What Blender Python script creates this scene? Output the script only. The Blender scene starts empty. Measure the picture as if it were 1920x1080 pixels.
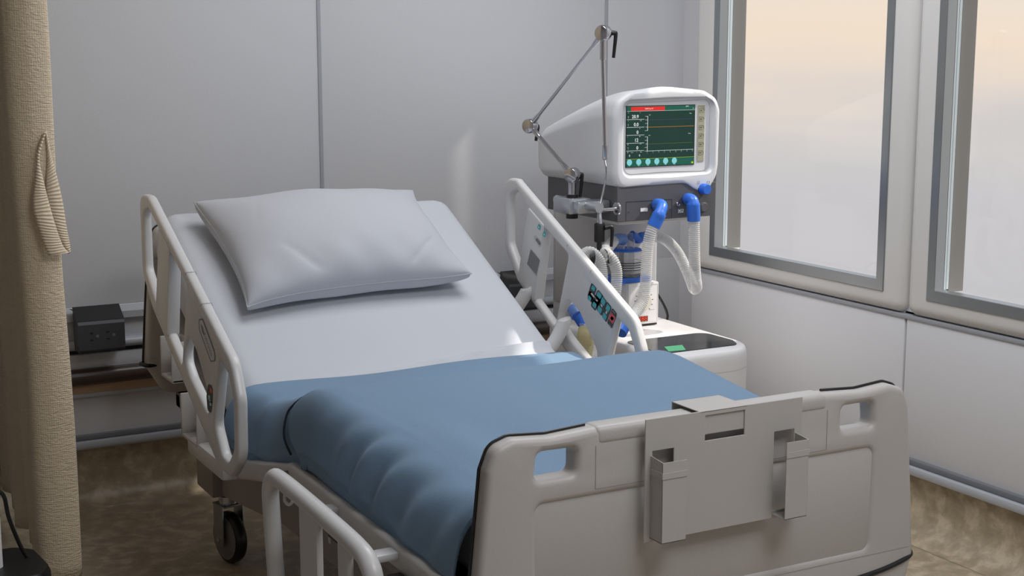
import bpy, bmesh, math, random
from mathutils import Vector, Matrix
random.seed(4)
PI=math.pi
sc=bpy.context.scene
COL=sc.collection
# ------------------------------------------------------------------ camera
FPX=2700.0; PITCH=math.radians(9.5); YAW=math.radians(28.68); CAMH=1.5
Fw=Vector((math.sin(YAW)*math.cos(PITCH),math.cos(YAW)*math.cos(PITCH),-math.sin(PITCH)))
Rt=Vector((math.cos(YAW),-math.sin(YAW),0)); Up=Rt.cross(Fw)
CAM=Vector((0,0,CAMH))
def ray(px,py): return Fw+Rt*((px-960)/FPX)-Up*((py-540)/FPX)
def aY(px,py,y): d=ray(px,py); return CAM+d*(y/d.y)
def aX(px,py,x): d=ray(px,py); return CAM+d*(x/d.x)
def aZ(px,py,z): d=ray(px,py); return CAM+d*((z-CAMH)/d.z)
cd=bpy.data.cameras.new('camera'); cam=bpy.data.objects.new('camera',cd); COL.objects.link(cam)
cam.location=CAM; cam.rotation_euler=(PI/2-PITCH,0,-YAW)
cd.sensor_width=36; cd.lens=FPX/1920*36; cd.clip_start=.05; sc.camera=cam
# ------------------------------------------------------------------ materials
def srgb(r,g,b):
    f=lambda c:(c/255/12.92) if c<=10.31 else ((c/255+.055)/1.055)**2.4
    return (f(r),f(g),f(b),1)
MT={}
def mat(name,col,rough=.5,metal=0,spec=.5,bump=None,var=0,emit=None,trans=0,coat=0,sheen=0):
    if name in MT: return MT[name]
    m=bpy.data.materials.new(name); m.use_nodes=True; nt=m.node_tree; b=nt.nodes['Principled BSDF']
    b.inputs['Base Color'].default_value=col; b.inputs['Roughness'].default_value=rough
    b.inputs['Metallic'].default_value=metal; b.inputs['Specular IOR Level'].default_value=spec
    b.inputs['Transmission Weight'].default_value=trans; b.inputs['Coat Weight'].default_value=coat
    b.inputs['Sheen Weight'].default_value=sheen
    if emit: b.inputs['Emission Color'].default_value=emit[0]; b.inputs['Emission Strength'].default_value=emit[1]
    tc=nt.nodes.new('ShaderNodeTexCoord')
    if bump:
        n=nt.nodes.new('ShaderNodeTexNoise'); n.inputs['Scale'].default_value=bump[0]; n.inputs['Detail'].default_value=3
        bp=nt.nodes.new('ShaderNodeBump'); bp.inputs['Strength'].default_value=bump[1]; bp.inputs['Distance'].default_value=bump[2]
        nt.links.new(tc.outputs['Object'],n.inputs['Vector']); nt.links.new(n.outputs['Fac'],bp.inputs['Height']); nt.links.new(bp.outputs['Normal'],b.inputs['Normal'])
    if var:
        n=nt.nodes.new('ShaderNodeTexNoise'); n.inputs['Scale'].default_value=3; n.inputs['Detail'].default_value=4
        mx=nt.nodes.new('ShaderNodeMix'); mx.data_type='RGBA'
        mx.inputs[6].default_value=tuple(c*(1-var) for c in col[:3])+(1,); mx.inputs[7].default_value=tuple(min(1,c*(1+var)) for c in col[:3])+(1,)
        nt.links.new(tc.outputs['Object'],n.inputs['Vector']); nt.links.new(n.outputs['Fac'],mx.inputs[0]); nt.links.new(mx.outputs[2],b.inputs['Base Color'])
    MT[name]=m; return m
def clear(name,tint,amount,rough=.08,body=(.9,.9,.9,1)):
    m=bpy.data.materials.new(name); m.use_nodes=True; nt=m.node_tree; nt.nodes.remove(nt.nodes['Principled BSDF'])
    out=[n for n in nt.nodes if n.type=='OUTPUT_MATERIAL'][0]
    t=nt.nodes.new('ShaderNodeBsdfTransparent'); t.inputs[0].default_value=tint
    g=nt.nodes.new('ShaderNodeBsdfPrincipled'); g.inputs['Base Color'].default_value=body; g.inputs['Roughness'].default_value=rough
    lw=nt.nodes.new('ShaderNodeLayerWeight'); lw.inputs[0].default_value=.35
    mr=nt.nodes.new('ShaderNodeMapRange'); mr.inputs[3].default_value=amount; mr.inputs[4].default_value=min(1,amount+.45)
    mx=nt.nodes.new('ShaderNodeMixShader')
    nt.links.new(lw.outputs['Facing'],mr.inputs[0]); nt.links.new(mr.outputs[0],mx.inputs[0])
    nt.links.new(t.outputs[0],mx.inputs[1]); nt.links.new(g.outputs[0],mx.inputs[2]); nt.links.new(mx.outputs[0],out.inputs[0])
    MT[name]=m; return m
def fabric(name,col,scale,strength,dist,ang=0.0,two=True,mott=.06,rough=.9,sheen=.2,crinkle=0):
    m=bpy.data.materials.new(name); m.use_nodes=True; nt=m.node_tree; b=nt.nodes['Principled BSDF']
    b.inputs['Roughness'].default_value=rough; b.inputs['Specular IOR Level'].default_value=.2; b.inputs['Sheen Weight'].default_value=sheen
    uv=nt.nodes.new('ShaderNodeUVMap'); uv.uv_map='UVMap'
    mp=nt.nodes.new('ShaderNodeMapping'); mp.inputs['Rotation'].default_value[2]=ang
    nt.links.new(uv.outputs[0],mp.inputs[0])
    def wave(d):
        w=nt.nodes.new('ShaderNodeTexWave'); w.bands_direction=d; w.inputs['Scale'].default_value=scale; w.inputs['Distortion'].default_value=3.0 if crinkle else 1.2; w.inputs['Detail'].default_value=2; w.inputs['Detail Scale'].default_value=scale*.02
        nt.links.new(mp.outputs[0],w.inputs['Vector']); return w
    w1=wave('X'); h=w1.outputs['Fac']
    if two:
        w2=wave('Y'); mu=nt.nodes.new('ShaderNodeMath'); mu.operation='MULTIPLY'; nt.links.new(w1.outputs['Fac'],mu.inputs[0]); nt.links.new(w2.outputs['Fac'],mu.inputs[1]); h=mu.outputs[0]
    n=nt.nodes.new('ShaderNodeTexNoise'); n.inputs['Scale'].default_value=scale*1.6; n.inputs['Detail'].default_value=2; nt.links.new(mp.outputs[0],n.inputs['Vector'])
    if crinkle:
        m3=nt.nodes.new('ShaderNodeMapping'); m3.inputs['Scale'].default_value=(70,210,1); nt.links.new(uv.outputs[0],m3.inputs[0])
        n=nt.nodes.new('ShaderNodeTexNoise'); n.inputs['Scale'].default_value=1; n.inputs['Detail'].default_value=2; n.inputs['Distortion'].default_value=.8; nt.links.new(m3.outputs[0],n.inputs['Vector'])
        m4=nt.nodes.new('ShaderNodeMath'); m4.operation='MULTIPLY'; m4.inputs[1].default_value=.22; nt.links.new(h,m4.inputs[0]); h=m4.outputs[0]
    ad=nt.nodes.new('ShaderNodeMath'); ad.operation='MULTIPLY_ADD'; nt.links.new(n.outputs['Fac'],ad.inputs[0]); ad.inputs[1].default_value=.7+crinkle; nt.links.new(h,ad.inputs[2])
    bp=nt.nodes.new('ShaderNodeBump'); bp.inputs['Strength'].default_value=strength; bp.inputs['Distance'].default_value=dist
    nt.links.new(ad.outputs[0],bp.inputs['Height']); nt.links.new(bp.outputs['Normal'],b.inputs['Normal'])
    mx=nt.nodes.new('ShaderNodeMix'); mx.data_type='RGBA'
    mx.inputs[6].default_value=tuple(c*(1-mott*2) for c in col[:3])+(1,); mx.inputs[7].default_value=tuple(min(1,c*(1+mott)) for c in col[:3])+(1,)
    nt.links.new(h,mx.inputs[0]); nt.links.new(mx.outputs[2],b.inputs['Base Color'])
    MT[name]=m; return m
M_wall=mat('wall laminate',srgb(226,226,230),.55,bump=(160,.12,.002),var=.012)
M_seam=mat('panel seam strip',srgb(165,168,175),.45)
M_cush=mat('window surround',srgb(224,222,220),.5,bump=(160,.1,.002))
M_trim=mat('grey base trim',srgb(186,190,198),.35)
M_trimd=mat('grey trim dark line',srgb(120,124,130),.5)  # darker grey for the upper step of the baseboards
M_steel=mat('brushed steel',srgb(168,172,174),.36,metal=1)
M_alu=mat('satin aluminium',srgb(200,204,210),.28,metal=.85)
M_chrome=mat('chrome',srgb(200,200,205),.12,metal=1)
M_rev=mat('window reveal grey',srgb(118,116,112),.6)
M_gask=mat('window gasket',srgb(196,206,210),.4)
M_dark=mat('dark slot',srgb(28,28,30),.6)
M_bump=mat('brown bumper tube',srgb(74,62,56),.3,bump=(90,.05,.001))
M_wood=mat('wood strip',srgb(196,164,134),.5)
M_rail=mat('rail panel metal',srgb(212,214,218),.3,metal=.15)
M_plas=mat('bed plastic',srgb(212,211,211),.32,bump=(220,.06,.001))
M_plas2=mat('bed board plastic',srgb(188,184,181),.42,bump=(260,.12,.0015))
M_frame=mat('bed frame enamel',srgb(205,202,200),.35)
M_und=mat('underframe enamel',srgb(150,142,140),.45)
M_blk=mat('black plastic',srgb(24,24,26),.4)
M_blk2=mat('black rubber',srgb(22,22,23),.35)
M_line=mat('joint line',srgb(110,108,108),.6)
M_vent=mat('ventilator shell white',srgb(224,225,229),.32,bump=(160,.08,.001))
M_base=mat('ventilator base grey',srgb(88,88,92),.45,bump=(200,.06,.001))
M_based=mat('ventilator base dark line',srgb(50,50,54),.5)
M_blue=mat('blue plastic',srgb(52,112,214),.35)
M_white=mat('cabinet white',srgb(236,234,234),.3)
M_whitel=mat('white label',srgb(240,240,240),.5)
M_key=mat('membrane keypad olive',srgb(170,168,146),.5)
M_keyl=mat('keypad icon grey',srgb(112,112,94),.5)
M_teal=mat('teal key',srgb(40,170,178),.4)
M_tealb=mat('pale cyan print',srgb(160,225,232),.4)
M_red=mat('red key',srgb(205,70,78),.4)
M_grey=mat('grey print',srgb(120,120,122),.5)
M_lgrey=mat('pale label',srgb(206,208,208),.4)
M_cream=mat('cream dial',srgb(226,222,206),.4)
M_led=mat('led window',srgb(60,16,12),.2)
M_ledr=mat('led digits',srgb(200,60,30),.4,emit=(srgb(210,70,40),.6))
M_gscr=mat('green display',srgb(90,180,130),.3,emit=(srgb(70,170,115),.35))
M_gloss=mat('black glass panel',srgb(38,40,43),.12)
M_outl=mat('outlet box charcoal',srgb(66,68,73),.5)
M_stand=mat('stand black',srgb(24,25,27),.45)
def emis(n,r,g,b,s=.5): return mat(n,srgb(int(r*.5),int(g*.5),int(b*.5)),.3,emit=(srgb(r,g,b),s))
S_bg=emis('screen dark green',18,62,52,.55); S_hd=emis('screen header green',24,100,80,.6); S_red=emis('screen red',226,40,36,.8)
S_wh=emis('screen white',235,240,238,.8); S_cy=emis('screen cyan',130,208,216,.8); S_or=emis('screen orange',226,140,50,.6)
S_pu=emis('screen purple',92,74,140,.5); S_gy=emis('screen olive line',130,140,60,.5); S_ye=emis('screen yellow',190,220,40,.7)
C_hose=clear('clear corrugated hose',(.95,.95,.95,1),.33,.12)
C_jar=clear('clear jar plastic',(.96,.97,.98,1),.22,.04)
C_yel=clear('straw coloured liquid jar',(.93,.88,.66,1),.18,.06,(.8,.76,.55,1))
C_hoseb=clear('blue tinted hose cuff',(.55,.66,.95,1),.35,.15,(.25,.45,.9,1))
F_blue=fabric('blue blanket weave',srgb(126,153,180),120,.35,.0011,ang=.6,mott=.07,sheen=.08)
F_sheet=fabric('white sheet cotton',srgb(200,203,210),120,.12,.0006,mott=.01,sheen=.1)
F_pill=fabric('white pillowcase cotton',srgb(192,194,201),120,.12,.0006,mott=.01,sheen=.1)
F_curt=fabric('beige curtain weave',srgb(236,217,188),60,.8,.004,ang=0,mott=.05,sheen=.2,crinkle=.9)
F_strap=fabric('beige ribbed strap',srgb(236,217,188),40,.7,.003,two=False,mott=.09,sheen=.1)
# vinyl floor
def floor_mat():
    m=bpy.data.materials.new('mottled beige vinyl'); m.use_nodes=True; nt=m.node_tree; b=nt.nodes['Principled BSDF']; b.inputs['Roughness'].default_value=.38
    tc=nt.nodes.new('ShaderNodeTexCoord')
    n=nt.nodes.new('ShaderNodeTexNoise'); n.inputs['Scale'].default_value=17; n.inputs['Detail'].default_value=7; n.inputs['Roughness'].default_value=.6; n.inputs['Distortion'].default_value=.35
    r=nt.nodes.new('ShaderNodeValToRGB'); e=r.color_ramp.elements; e[0].position=.38; e[0].color=srgb(160,145,122); e[1].position=.62; e[1].color=srgb(198,183,158)
    e2=r.color_ramp.elements.new(.5); e2.color=srgb(173,158,134)
    nt.links.new(tc.outputs['Object'],n.inputs['Vector']); nt.links.new(n.outputs['Fac'],r.inputs[0]); nt.links.new(r.outputs[0],b.inputs['Base Color'])
    return m
M_floor=floor_mat()
M_ceil=mat('ceiling white',srgb(225,225,225),.8)
# window glass
def glass():
    m=bpy.data.materials.new('window glass'); m.use_nodes=True; nt=m.node_tree; nt.nodes.remove(nt.nodes['Principled BSDF'])
    out=[n for n in nt.nodes if n.type=='OUTPUT_MATERIAL'][0]
    t=nt.nodes.new('ShaderNodeBsdfTransparent'); g=nt.nodes.new('ShaderNodeBsdfGlossy'); g.inputs['Roughness'].default_value=.02
    lw=nt.nodes.new('ShaderNodeLayerWeight'); lw.inputs[0].default_value=.5; pw=nt.nodes.new('ShaderNodeMath'); pw.operation='POWER'; pw.inputs[1].default_value=5; f=nt.nodes.new('ShaderNodeMath'); f.operation='MULTIPLY_ADD'; f.inputs[1].default_value=.7; f.inputs[2].default_value=.02; nt.links.new(lw.outputs['Facing'],pw.inputs[0]); nt.links.new(pw.outputs[0],f.inputs[0]); mx=nt.nodes.new('ShaderNodeMixShader')
    nt.links.new(f.outputs[0],mx.inputs[0]); nt.links.new(t.outputs[0],mx.inputs[1]); nt.links.new(g.outputs[0],mx.inputs[2]); nt.links.new(mx.outputs[0],out.inputs[0]); return m
M_glass=glass()
# ------------------------------------------------------------------ mesh helpers
class MB:
    def __init__(s): s.v=[]; s.f=[]; s.m=[]; s.uv={}
    def add(s,vs,fs,mi=0,uvs=None):
        o=len(s.v); s.v+= [tuple(v) for v in vs]
        for k,f in enumerate(fs):
            s.f.append(tuple(i+o for i in f)); s.m.append(mi)
        if uvs:
            for i,u in enumerate(uvs): s.uv[o+i]=u
        return s
    def box(s,x0,x1,y0,y1,z0,z1,r=0,seg=2,mi=0,M=None):
        bm=bmesh.new(); bmesh.ops.create_cube(bm,size=1)
        for v in bm.verts: v.co=Vector(((x0+x1)/2+v.co.x*(x1-x0),(y0+y1)/2+v.co.y*(y1-y0),(z0+z1)/2+v.co.z*(z1-z0)))
        if r>0: bmesh.ops.bevel(bm,geom=bm.edges[:],offset=r,segments=seg,affect='EDGES',profile=.5)
        if M: bmesh.ops.transform(bm,matrix=M,verts=bm.verts)
        bm.verts.ensure_lookup_table(); bm.verts.index_update()
        s.add([v.co.copy() for v in bm.verts],[[v.index for v in f.verts] for f in bm.faces],mi); bm.free(); return s
    def tube(s,pts,r,n=14,mi=0,cap=True,flat=None):
        pts=[Vector(p) for p in pts]; m=len(pts); rr=r if callable(r) else (lambda t:r)
        T=[(pts[min(i+1,m-1)]-pts[max(i-1,0)]).normalized() for i in range(m)]
        a=Vector((0,0,1)) if abs(T[0].z)<.9 else Vector((1,0,0)); N=(a-T[0]*a.dot(T[0])).normalized()
        vs=[];fs=[];uv=[]; L=0
        for i in range(m):
            if i: L+=(pts[i]-pts[i-1]).length
            N=(N-T[i]*N.dot(T[i])).normalized(); B=T[i].cross(N); q=rr(i/(m-1))
            for k in range(n):
                an=2*PI*k/n; vs.append(pts[i]+(N*math.cos(an)*(flat or 1)+B*math.sin(an))*q); uv.append((k/n*.1,L))
        for i in range(m-1):
            for k in range(n):
                k2=(k+1)%n; fs.append((i*n+k,i*n+k2,(i+1)*n+k2,(i+1)*n+k))
        if cap: fs.append(tuple(range(n-1,-1,-1))); fs.append(tuple((m-1)*n+k for k in range(n)))
        return s.add(vs,fs,mi,uv)
    def cyl(s,a,b,r,n=24,mi=0,r2=None):
        return s.tube([a,b],(lambda t:r+(( r if r2 is None else r2)-r)*t),n,mi)
    def lathe(s,prof,c,axis=(0,0,1),n=32,mi=0,cap=True):
        ax=Vector(axis).normalized(); a=Vector((0,0,1)) if abs(ax.z)<.9 else Vector((1,0,0)); U=(a-ax*a.dot(ax)).normalized(); V=ax.cross(U); c=Vector(c)
        vs=[];fs=[];m=len(prof)
        for r,h in prof:
            for k in range(n): an=2*PI*k/n; vs.append(c+ax*h+(U*math.cos(an)+V*math.sin(an))*r)
        for i in range(m-1):
            for k in range(n): k2=(k+1)%n; fs.append((i*n+k,i*n+k2,(i+1)*n+k2,(i+1)*n+k))
        if cap: fs.append(tuple(range(n-1,-1,-1))); fs.append(tuple((m-1)*n+k for k in range(n)))
        return s.add(vs,fs,mi)
    def loft(s,rings,mi=0,cap0=True,cap1=True):
        n=len(rings[0]); vs=[v for r in rings for v in r]; fs=[]
        for i in range(len(rings)-1):
            for k in range(n): k2=(k+1)%n; fs.append((i*n+k,i*n+k2,(i+1)*n+k2,(i+1)*n+k))
        if cap0: fs.append(tuple(range(n-1,-1,-1)))
        if cap1: fs.append(tuple((len(rings)-1)*n+k for k in range(n)))
        return s.add(vs,fs,mi)
    def mesh(s,me,M=None,mi=0):
        vs=[(M@v.co if M else v.co.copy()) for v in me.vertices]; return s.add(vs,[list(p.vertices) for p in me.polygons],mi)
    def grid(s,fn,nu,nv,mi=0,uvf=None):
        vs=[];uv=[];fs=[]
        for i in range(nu+1):
            for j in range(nv+1):
                vs.append(fn(i/nu,j/nv)); uv.append(uvf(i/nu,j/nv) if uvf else (i/nu,j/nv))
        for i in range(nu):
            for j in range(nv): a=i*(nv+1)+j; fs.append((a,a+nv+1,a+nv+2,a+1))
        return s.add(vs,fs,mi,uv)
    def quad(s,a,b,c,d,mi=0): return s.add([a,b,c,d],[(0,1,2,3)],mi)
ROOT={}
SPLIT={'edge_strip','bumper','joint','collar','board_post','upper_frame','deck_hinge','clamp_block','leg','post','swivel','drainage_bag_hook','hose_clip','axle_bolt','column'}
def pieces(mb):
    par=list(range(len(mb.v)))
    def f(a):
        while par[a]!=a: par[a]=par[par[a]]; a=par[a]
        return a
    for F in mb.f:
        for b in F[1:]: par[f(b)]=f(F[0])
    G={}
    for k,F in enumerate(mb.f): G.setdefault(f(F[0]),[]).append(k)
    out=[]
    for ks in G.values():
        m=MB(); mp={}
        for k in ks:
            for i in mb.f[k]:
                if i not in mp: mp[i]=len(m.v); m.v.append(mb.v[i]); 
                if i in mb.uv: m.uv[mp[i]]=mb.uv[i]
            m.f.append(tuple(mp[i] for i in mb.f[k])); m.m.append(mb.m[k])
        out.append(m)
    return out
def link(name,mb,mats,parent=None,loc=None,smooth=40,flip=False):
    if name in SPLIT and parent is not None:
        P=pieces(mb)
        if len(P)>1: return [link1(name,m,mats,parent,loc,smooth,flip) for m in P][0]
    return link1(name,mb,mats,parent,loc,smooth,flip)
def link1(name,mb,mats,parent=None,loc=None,smooth=40,flip=False):
    """one mesh object; vertices are world coordinates, moved to the root's own origin"""
    if not isinstance(mats,(list,tuple)): mats=[mats]
    if parent is None: org=Vector(loc) if loc else base_of(mb.v)
    else: org=ROOT[parent.name]
    me=bpy.data.meshes.new(name); me.from_pydata([tuple(Vector(v)-org) for v in mb.v],[],mb.f)
    for m in mats: me.materials.append(m)
    me.polygons.foreach_set('material_index',mb.m)
    ul=me.uv_layers.new(name='UVMap')
    for p in me.polygons:
        n=p.normal
        for li in p.loop_indices:
            vi=me.loops[li].vertex_index
            if vi in mb.uv: ul.data[li].uv=mb.uv[vi]
            else:
                c=me.vertices[vi].co
                ul.data[li].uv=(c.y,c.z) if abs(n.x)>.7 else ((c.x,c.z) if abs(n.y)>.7 else (c.x,c.y))
    bm=bmesh.new(); bm.from_mesh(me); bmesh.ops.recalc_face_normals(bm,faces=bm.faces)
    if flip: bmesh.ops.reverse_faces(bm,faces=bm.faces)
    bm.to_mesh(me); bm.free()
    if smooth: me.shade_smooth(); me.set_sharp_from_angle(angle=math.radians(smooth))
    o=bpy.data.objects.new(name,me); COL.objects.link(o)
    if parent is None: o.location=org
    else: o.parent=parent
    ROOT[o.name]=org; return o
def base_of(vs):
    xs=[v[0] for v in vs]; ys=[v[1] for v in vs]; zs=[v[2] for v in vs]
    return Vector(((min(xs)+max(xs))/2,(min(ys)+max(ys))/2,min(zs)))
def thing(name,label,cat,loc,group=None):
    o=bpy.data.objects.new(name,None); COL.objects.link(o); o.location=loc; o['label']=label; o['category']=cat; o.empty_display_size=.05
    if group: o['group']=group
    ROOT[o.name]=Vector(loc); return o
def tag(o,label,cat,group=None):
    o['label']=label; o['category']=cat
    if group: o['group']=group
    return o
def struct(name,mb,m,smooth=30,parent=None):
    o=link(name,mb,m,parent,smooth=smooth)
    if parent is None: o['kind']='structure'
    return o
def rounded(poly,r,seg=5):
    n=len(poly); out=[]; rs=r if isinstance(r,(list,tuple)) else [r]*n
    for i in range(n):
        p=Vector(poly[i]); a=Vector(poly[i-1]); b=Vector(poly[(i+1)%n]); u=(a-p); v=(b-p)
        la,lb=u.length,v.length; u.normalize(); v.normalize(); ang=u.angle(v,PI)
        if ang>PI-.05 or rs[i]<=0: out.append(tuple(p)); continue
        d=min(rs[i]/math.tan(ang/2),la*.48,lb*.48); rr=d*math.tan(ang/2)
        c=p+(u+v).normalized()*(rr/math.sin(ang/2)); s=p+u*d; e=p+v*d
        a0=math.atan2(*(s-c).yx); a1=math.atan2(*(e-c).yx); da=(a1-a0+PI)%(2*PI)-PI
        for k in range(seg+1): t=a0+da*k/seg; out.append((c.x+rr*math.cos(t),c.y+rr*math.sin(t)))
    return out
def inside(P,x,y):
    c=False; n=len(P)
    for i in range(n):
        (x1,y1),(x2,y2)=P[i-1],P[i]
        if (y1>y)!=(y2>y) and x<(x2-x1)*(y-y1)/(y2-y1)+x1: c=not c
    return c
def plate(outline,holes,th,bev,fn,bseg=2):
    """2D outline with holes, given thickness and edge rounding; fn maps (u,v,w) to the world"""
    from mathutils.geometry import delaunay_2d_cdt
    def area(P): return sum(P[i-1][0]*P[i][1]-P[i][0]*P[i-1][1] for i in range(len(P)))
    loops=[]
    for k,poly in enumerate([outline]+list(holes)):
        poly=[p for i,p in enumerate(poly) if math.hypot(p[0]-poly[i-1][0],p[1]-poly[i-1][1])>2e-4]
        if (area(poly)>0)!=(k==0): poly=poly[::-1]
        loops.append(poly)
    def off(P,d):        # move the loop into the material (left of its direction)
        out=[]; n=len(P)
        for i in range(n):
            a,p,b=Vector(P[i-1]),Vector(P[i]),Vector(P[(i+1)%n]); e1=(p-a).normalized(); e2=(b-p).normalized()
            n1=Vector((-e1.y,e1.x)); n2=Vector((-e2.y,e2.x)); m=n1+n2
            m=m.normalized() if m.length>1e-6 else n1
            out.append(tuple(p+m*d/max(.5,m.dot(n1))))
        return out
    rings=[]
    for k in range(bseg+1): a=PI/2*k/bseg; rings.append((bev*(1-math.cos(PI/2-a)) if False else bev*(1-math.sin(a)), th/2-bev*(1-math.cos(a))))
    # rings run from the flat front edge (inset bev) to the side wall (inset 0)
    prof=[(o,w) for o,w in rings]+[(o,-w) for o,w in rings[::-1]]
    mb=MB(); flat=[off(P,bev) if bev>0 else P for P in loops]
    for P in loops:
        n=len(P); vs=[]; fs=[]
        for o,w in prof: vs+=[fn(x,y,w) for x,y in (off(P,o) if o>1e-9 else P)]
        for r in range(len(prof)-1):
            for i in range(n): i2=(i+1)%n; fs.append((r*n+i,r*n+i2,(r+1)*n+i2,(r+1)*n+i))
        mb.add([Vector(v) for v in vs],fs)
    V=[];E=[]
    for P in flat:
        o=len(V); V+=[Vector(p) for p in P]; E+=[(o+i,o+(i+1)%len(P)) for i in range(len(P))]
    r=delaunay_2d_cdt(V,E,[],0,1e-7); tv=r[0]; tf=[]
    for f in r[2]:
        c=sum((tv[i] for i in f),Vector((0,0)))/len(f)
        if inside(flat[0],c.x,c.y) and not any(inside(h,c.x,c.y) for h in flat[1:]): tf.append(tuple(f))
    for w in (th/2,-th/2): mb.add([Vector(fn(v.x,v.y,w)) for v in tv],tf)
    bm=bmesh.new()
    for v in mb.v: bm.verts.new(v)
    bm.verts.ensure_lookup_table()
    for f in mb.f:
        try: bm.faces.new([bm.verts[i] for i in f])
        except ValueError: pass
    bmesh.ops.remove_doubles(bm,verts=bm.verts,dist=2e-6); bmesh.ops.dissolve_limit(bm,angle_limit=.001,verts=bm.verts,edges=bm.edges,delimit={'NORMAL'}) if False else None
    bm.verts.index_update()
    mb=MB().add([v.co.copy() for v in bm.verts],[[v.index for v in f.verts] for f in bm.faces]); bm.free(); return mb
def text(mb,s,O,ux,uy,h,mi=0,align='LEFT',bold=0,lift=None):
    """flat lettering: origin O, unit axes ux, uy, cap height h"""
    cu=bpy.data.curves.new('t','FONT'); cu.body=s; cu.size=1; cu.align_x=align; cu.align_y='CENTER'; cu.offset=bold; cu.resolution_u=2
    ob=bpy.data.objects.new('t',cu); COL.objects.link(ob); dg=bpy.context.evaluated_depsgraph_get(); dg.update()
    me=bpy.data.meshes.new_from_object(ob.evaluated_get(dg)); O=Vector(O);ux=Vector(ux);uy=Vector(uy)
    mb.add([O+ux*(v.co.x*h/.7)+uy*(v.co.y*h/.7) for v in me.vertices],[list(p.vertices) for p in me.polygons],mi)
    bpy.data.objects.remove(ob); bpy.data.curves.remove(cu); bpy.data.meshes.remove(me)
def spline(pts,n=60):
    P=[Vector(p) for p in pts]; P=[P[0]*2-P[1]]+P+[P[-1]*2-P[-2]]; out=[]; k=len(P)-3
    for i in range(n+1):
        t=i/n*k; j=min(int(t),k-1); u=t-j; a,b,c,d=P[j:j+4]
        out.append(.5*((2*b)+(c-a)*u+(2*a-5*b+4*c-d)*u*u+(3*b-a-3*c+d)*u**3))
    return out
def resample(pts,step):
    out=[pts[0]]; acc=0
    for a,b in zip(pts,pts[1:]):
        L=(b-a).length
        while acc+L>=step:
            t=(step-acc)/L; a=a+(b-a)*t; L=(b-a).length; out.append(a); acc=0
        acc+=L
    return out
YZ=lambda xc:(lambda u,v,w:(xc+w,u,v))
XZ=lambda yc:(lambda u,v,w:(u,yc-w,v))
def smooth01(t): t=max(0,min(1,t)); return t*t*(3-2*t)
# ------------------------------------------------------------------ room
BW=4.75; RW=3.18; RS=RW/3.425
H=2.75
struct('floor',MB().box(-2.4,3.42,-1.6,4.75,-.05,0),M_floor)
struct('ceiling',MB().box(-2.4,3.42,-1.6,4.8,H,H+.08),M_ceil)
# back wall as separate upper panels with seams
ws=MB()
for a,b in ((-2.4,-.1),(-.1,1.838),(1.838,3.01),(3.01,3.42)):
    ws.box(a+.004,b-.004,BW,BW+.1,.658,H,.003)
for x in (-.1,1.838,3.01): ws.box(x-.007,x+.007,BW-.004,BW+.02,.66,H,.002,mi=1)
ws.box(-2.4,3.0,BW,BW+.1,.226,.366); ws.box(3.004,3.42,BW,BW+.1,.226,.66)
struct('wall_back',ws,[mat('back wall laminate',srgb(208,209,213),.55,bump=(160,.12,.002),var=.012),M_seam])
struct('baseboard_back',MB().box(-2.4,3.42,BW-.028,BW+.05,.184,.212,.008,mi=0).box(-2.4,3.42,BW-.014,BW+.05,.212,.231,.004,mi=1),[M_trim,M_trimd])
def cove(name,y0,y1,fn,h,R):
    mb=MB(); prof=[(0.004,h)]+[(R-R*math.cos(t)+.004 if False else R*(1-math.sin(t))+.004,R*(1-math.cos(t))) for t in [PI/2-k*PI/2/8 for k in range(9)]]
    mb.grid(lambda u,v:fn(y0+(y1-y0)*v,prof[round(u*9)]),9,1); return struct(name,mb,M_floor,60)
cove('trim_1',-2.4,3.42,lambda s,p:(s,BW-p[0],p[1]+.001),.186,.08)
cove('trim_2',-1.6,4.40,lambda s,p:(RW+.012-p[0],s,p[1]+.001),.186,.10)
# service rail along the back wall
struct('trim_3',MB().add([(-2.4,BW,.658),(3.0,BW,.658),(3.0,BW-.03,.64),(-2.4,BW-.03,.64),(-2.4,BW-.03,.618),(3.0,BW-.03,.618),(-2.4,BW,.618),(3.0,BW,.618)],[(0,1,2,3),(3,2,5,4),(4,5,7,6)]),mat('rail cap grey',srgb(182,185,190),.4))
struct('trim_4',MB().box(-2.4,3.0,BW-.012,BW+.02,.548,.62,.002),M_rail)
struct('trim_5',MB().tube([(-2.4,BW-.02,.536),(3.0,BW-.02,.536)],.016,20),M_trim)
struct('trim_6',MB().box(-2.4,3.0,BW-.004,BW+.03,.502,.524),M_dark)
struct('trim_7',MB().box(-2.4,3.0,BW-.02,BW+.02,.45,.505,.003),M_rail)
struct('trim_8',MB().tube([(-2.4,BW-.03,.432),(3.0,BW-.03,.432)],.028,24),M_bump)
struct('trim_9',MB().box(-2.4,3.0,BW-.018,BW+.02,.372,.45,.002),M_wood)
struct('trim_10',MB().box(-2.4,3.0,BW-.02,BW+.02,.360,.373,.003),M_trim)
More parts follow.
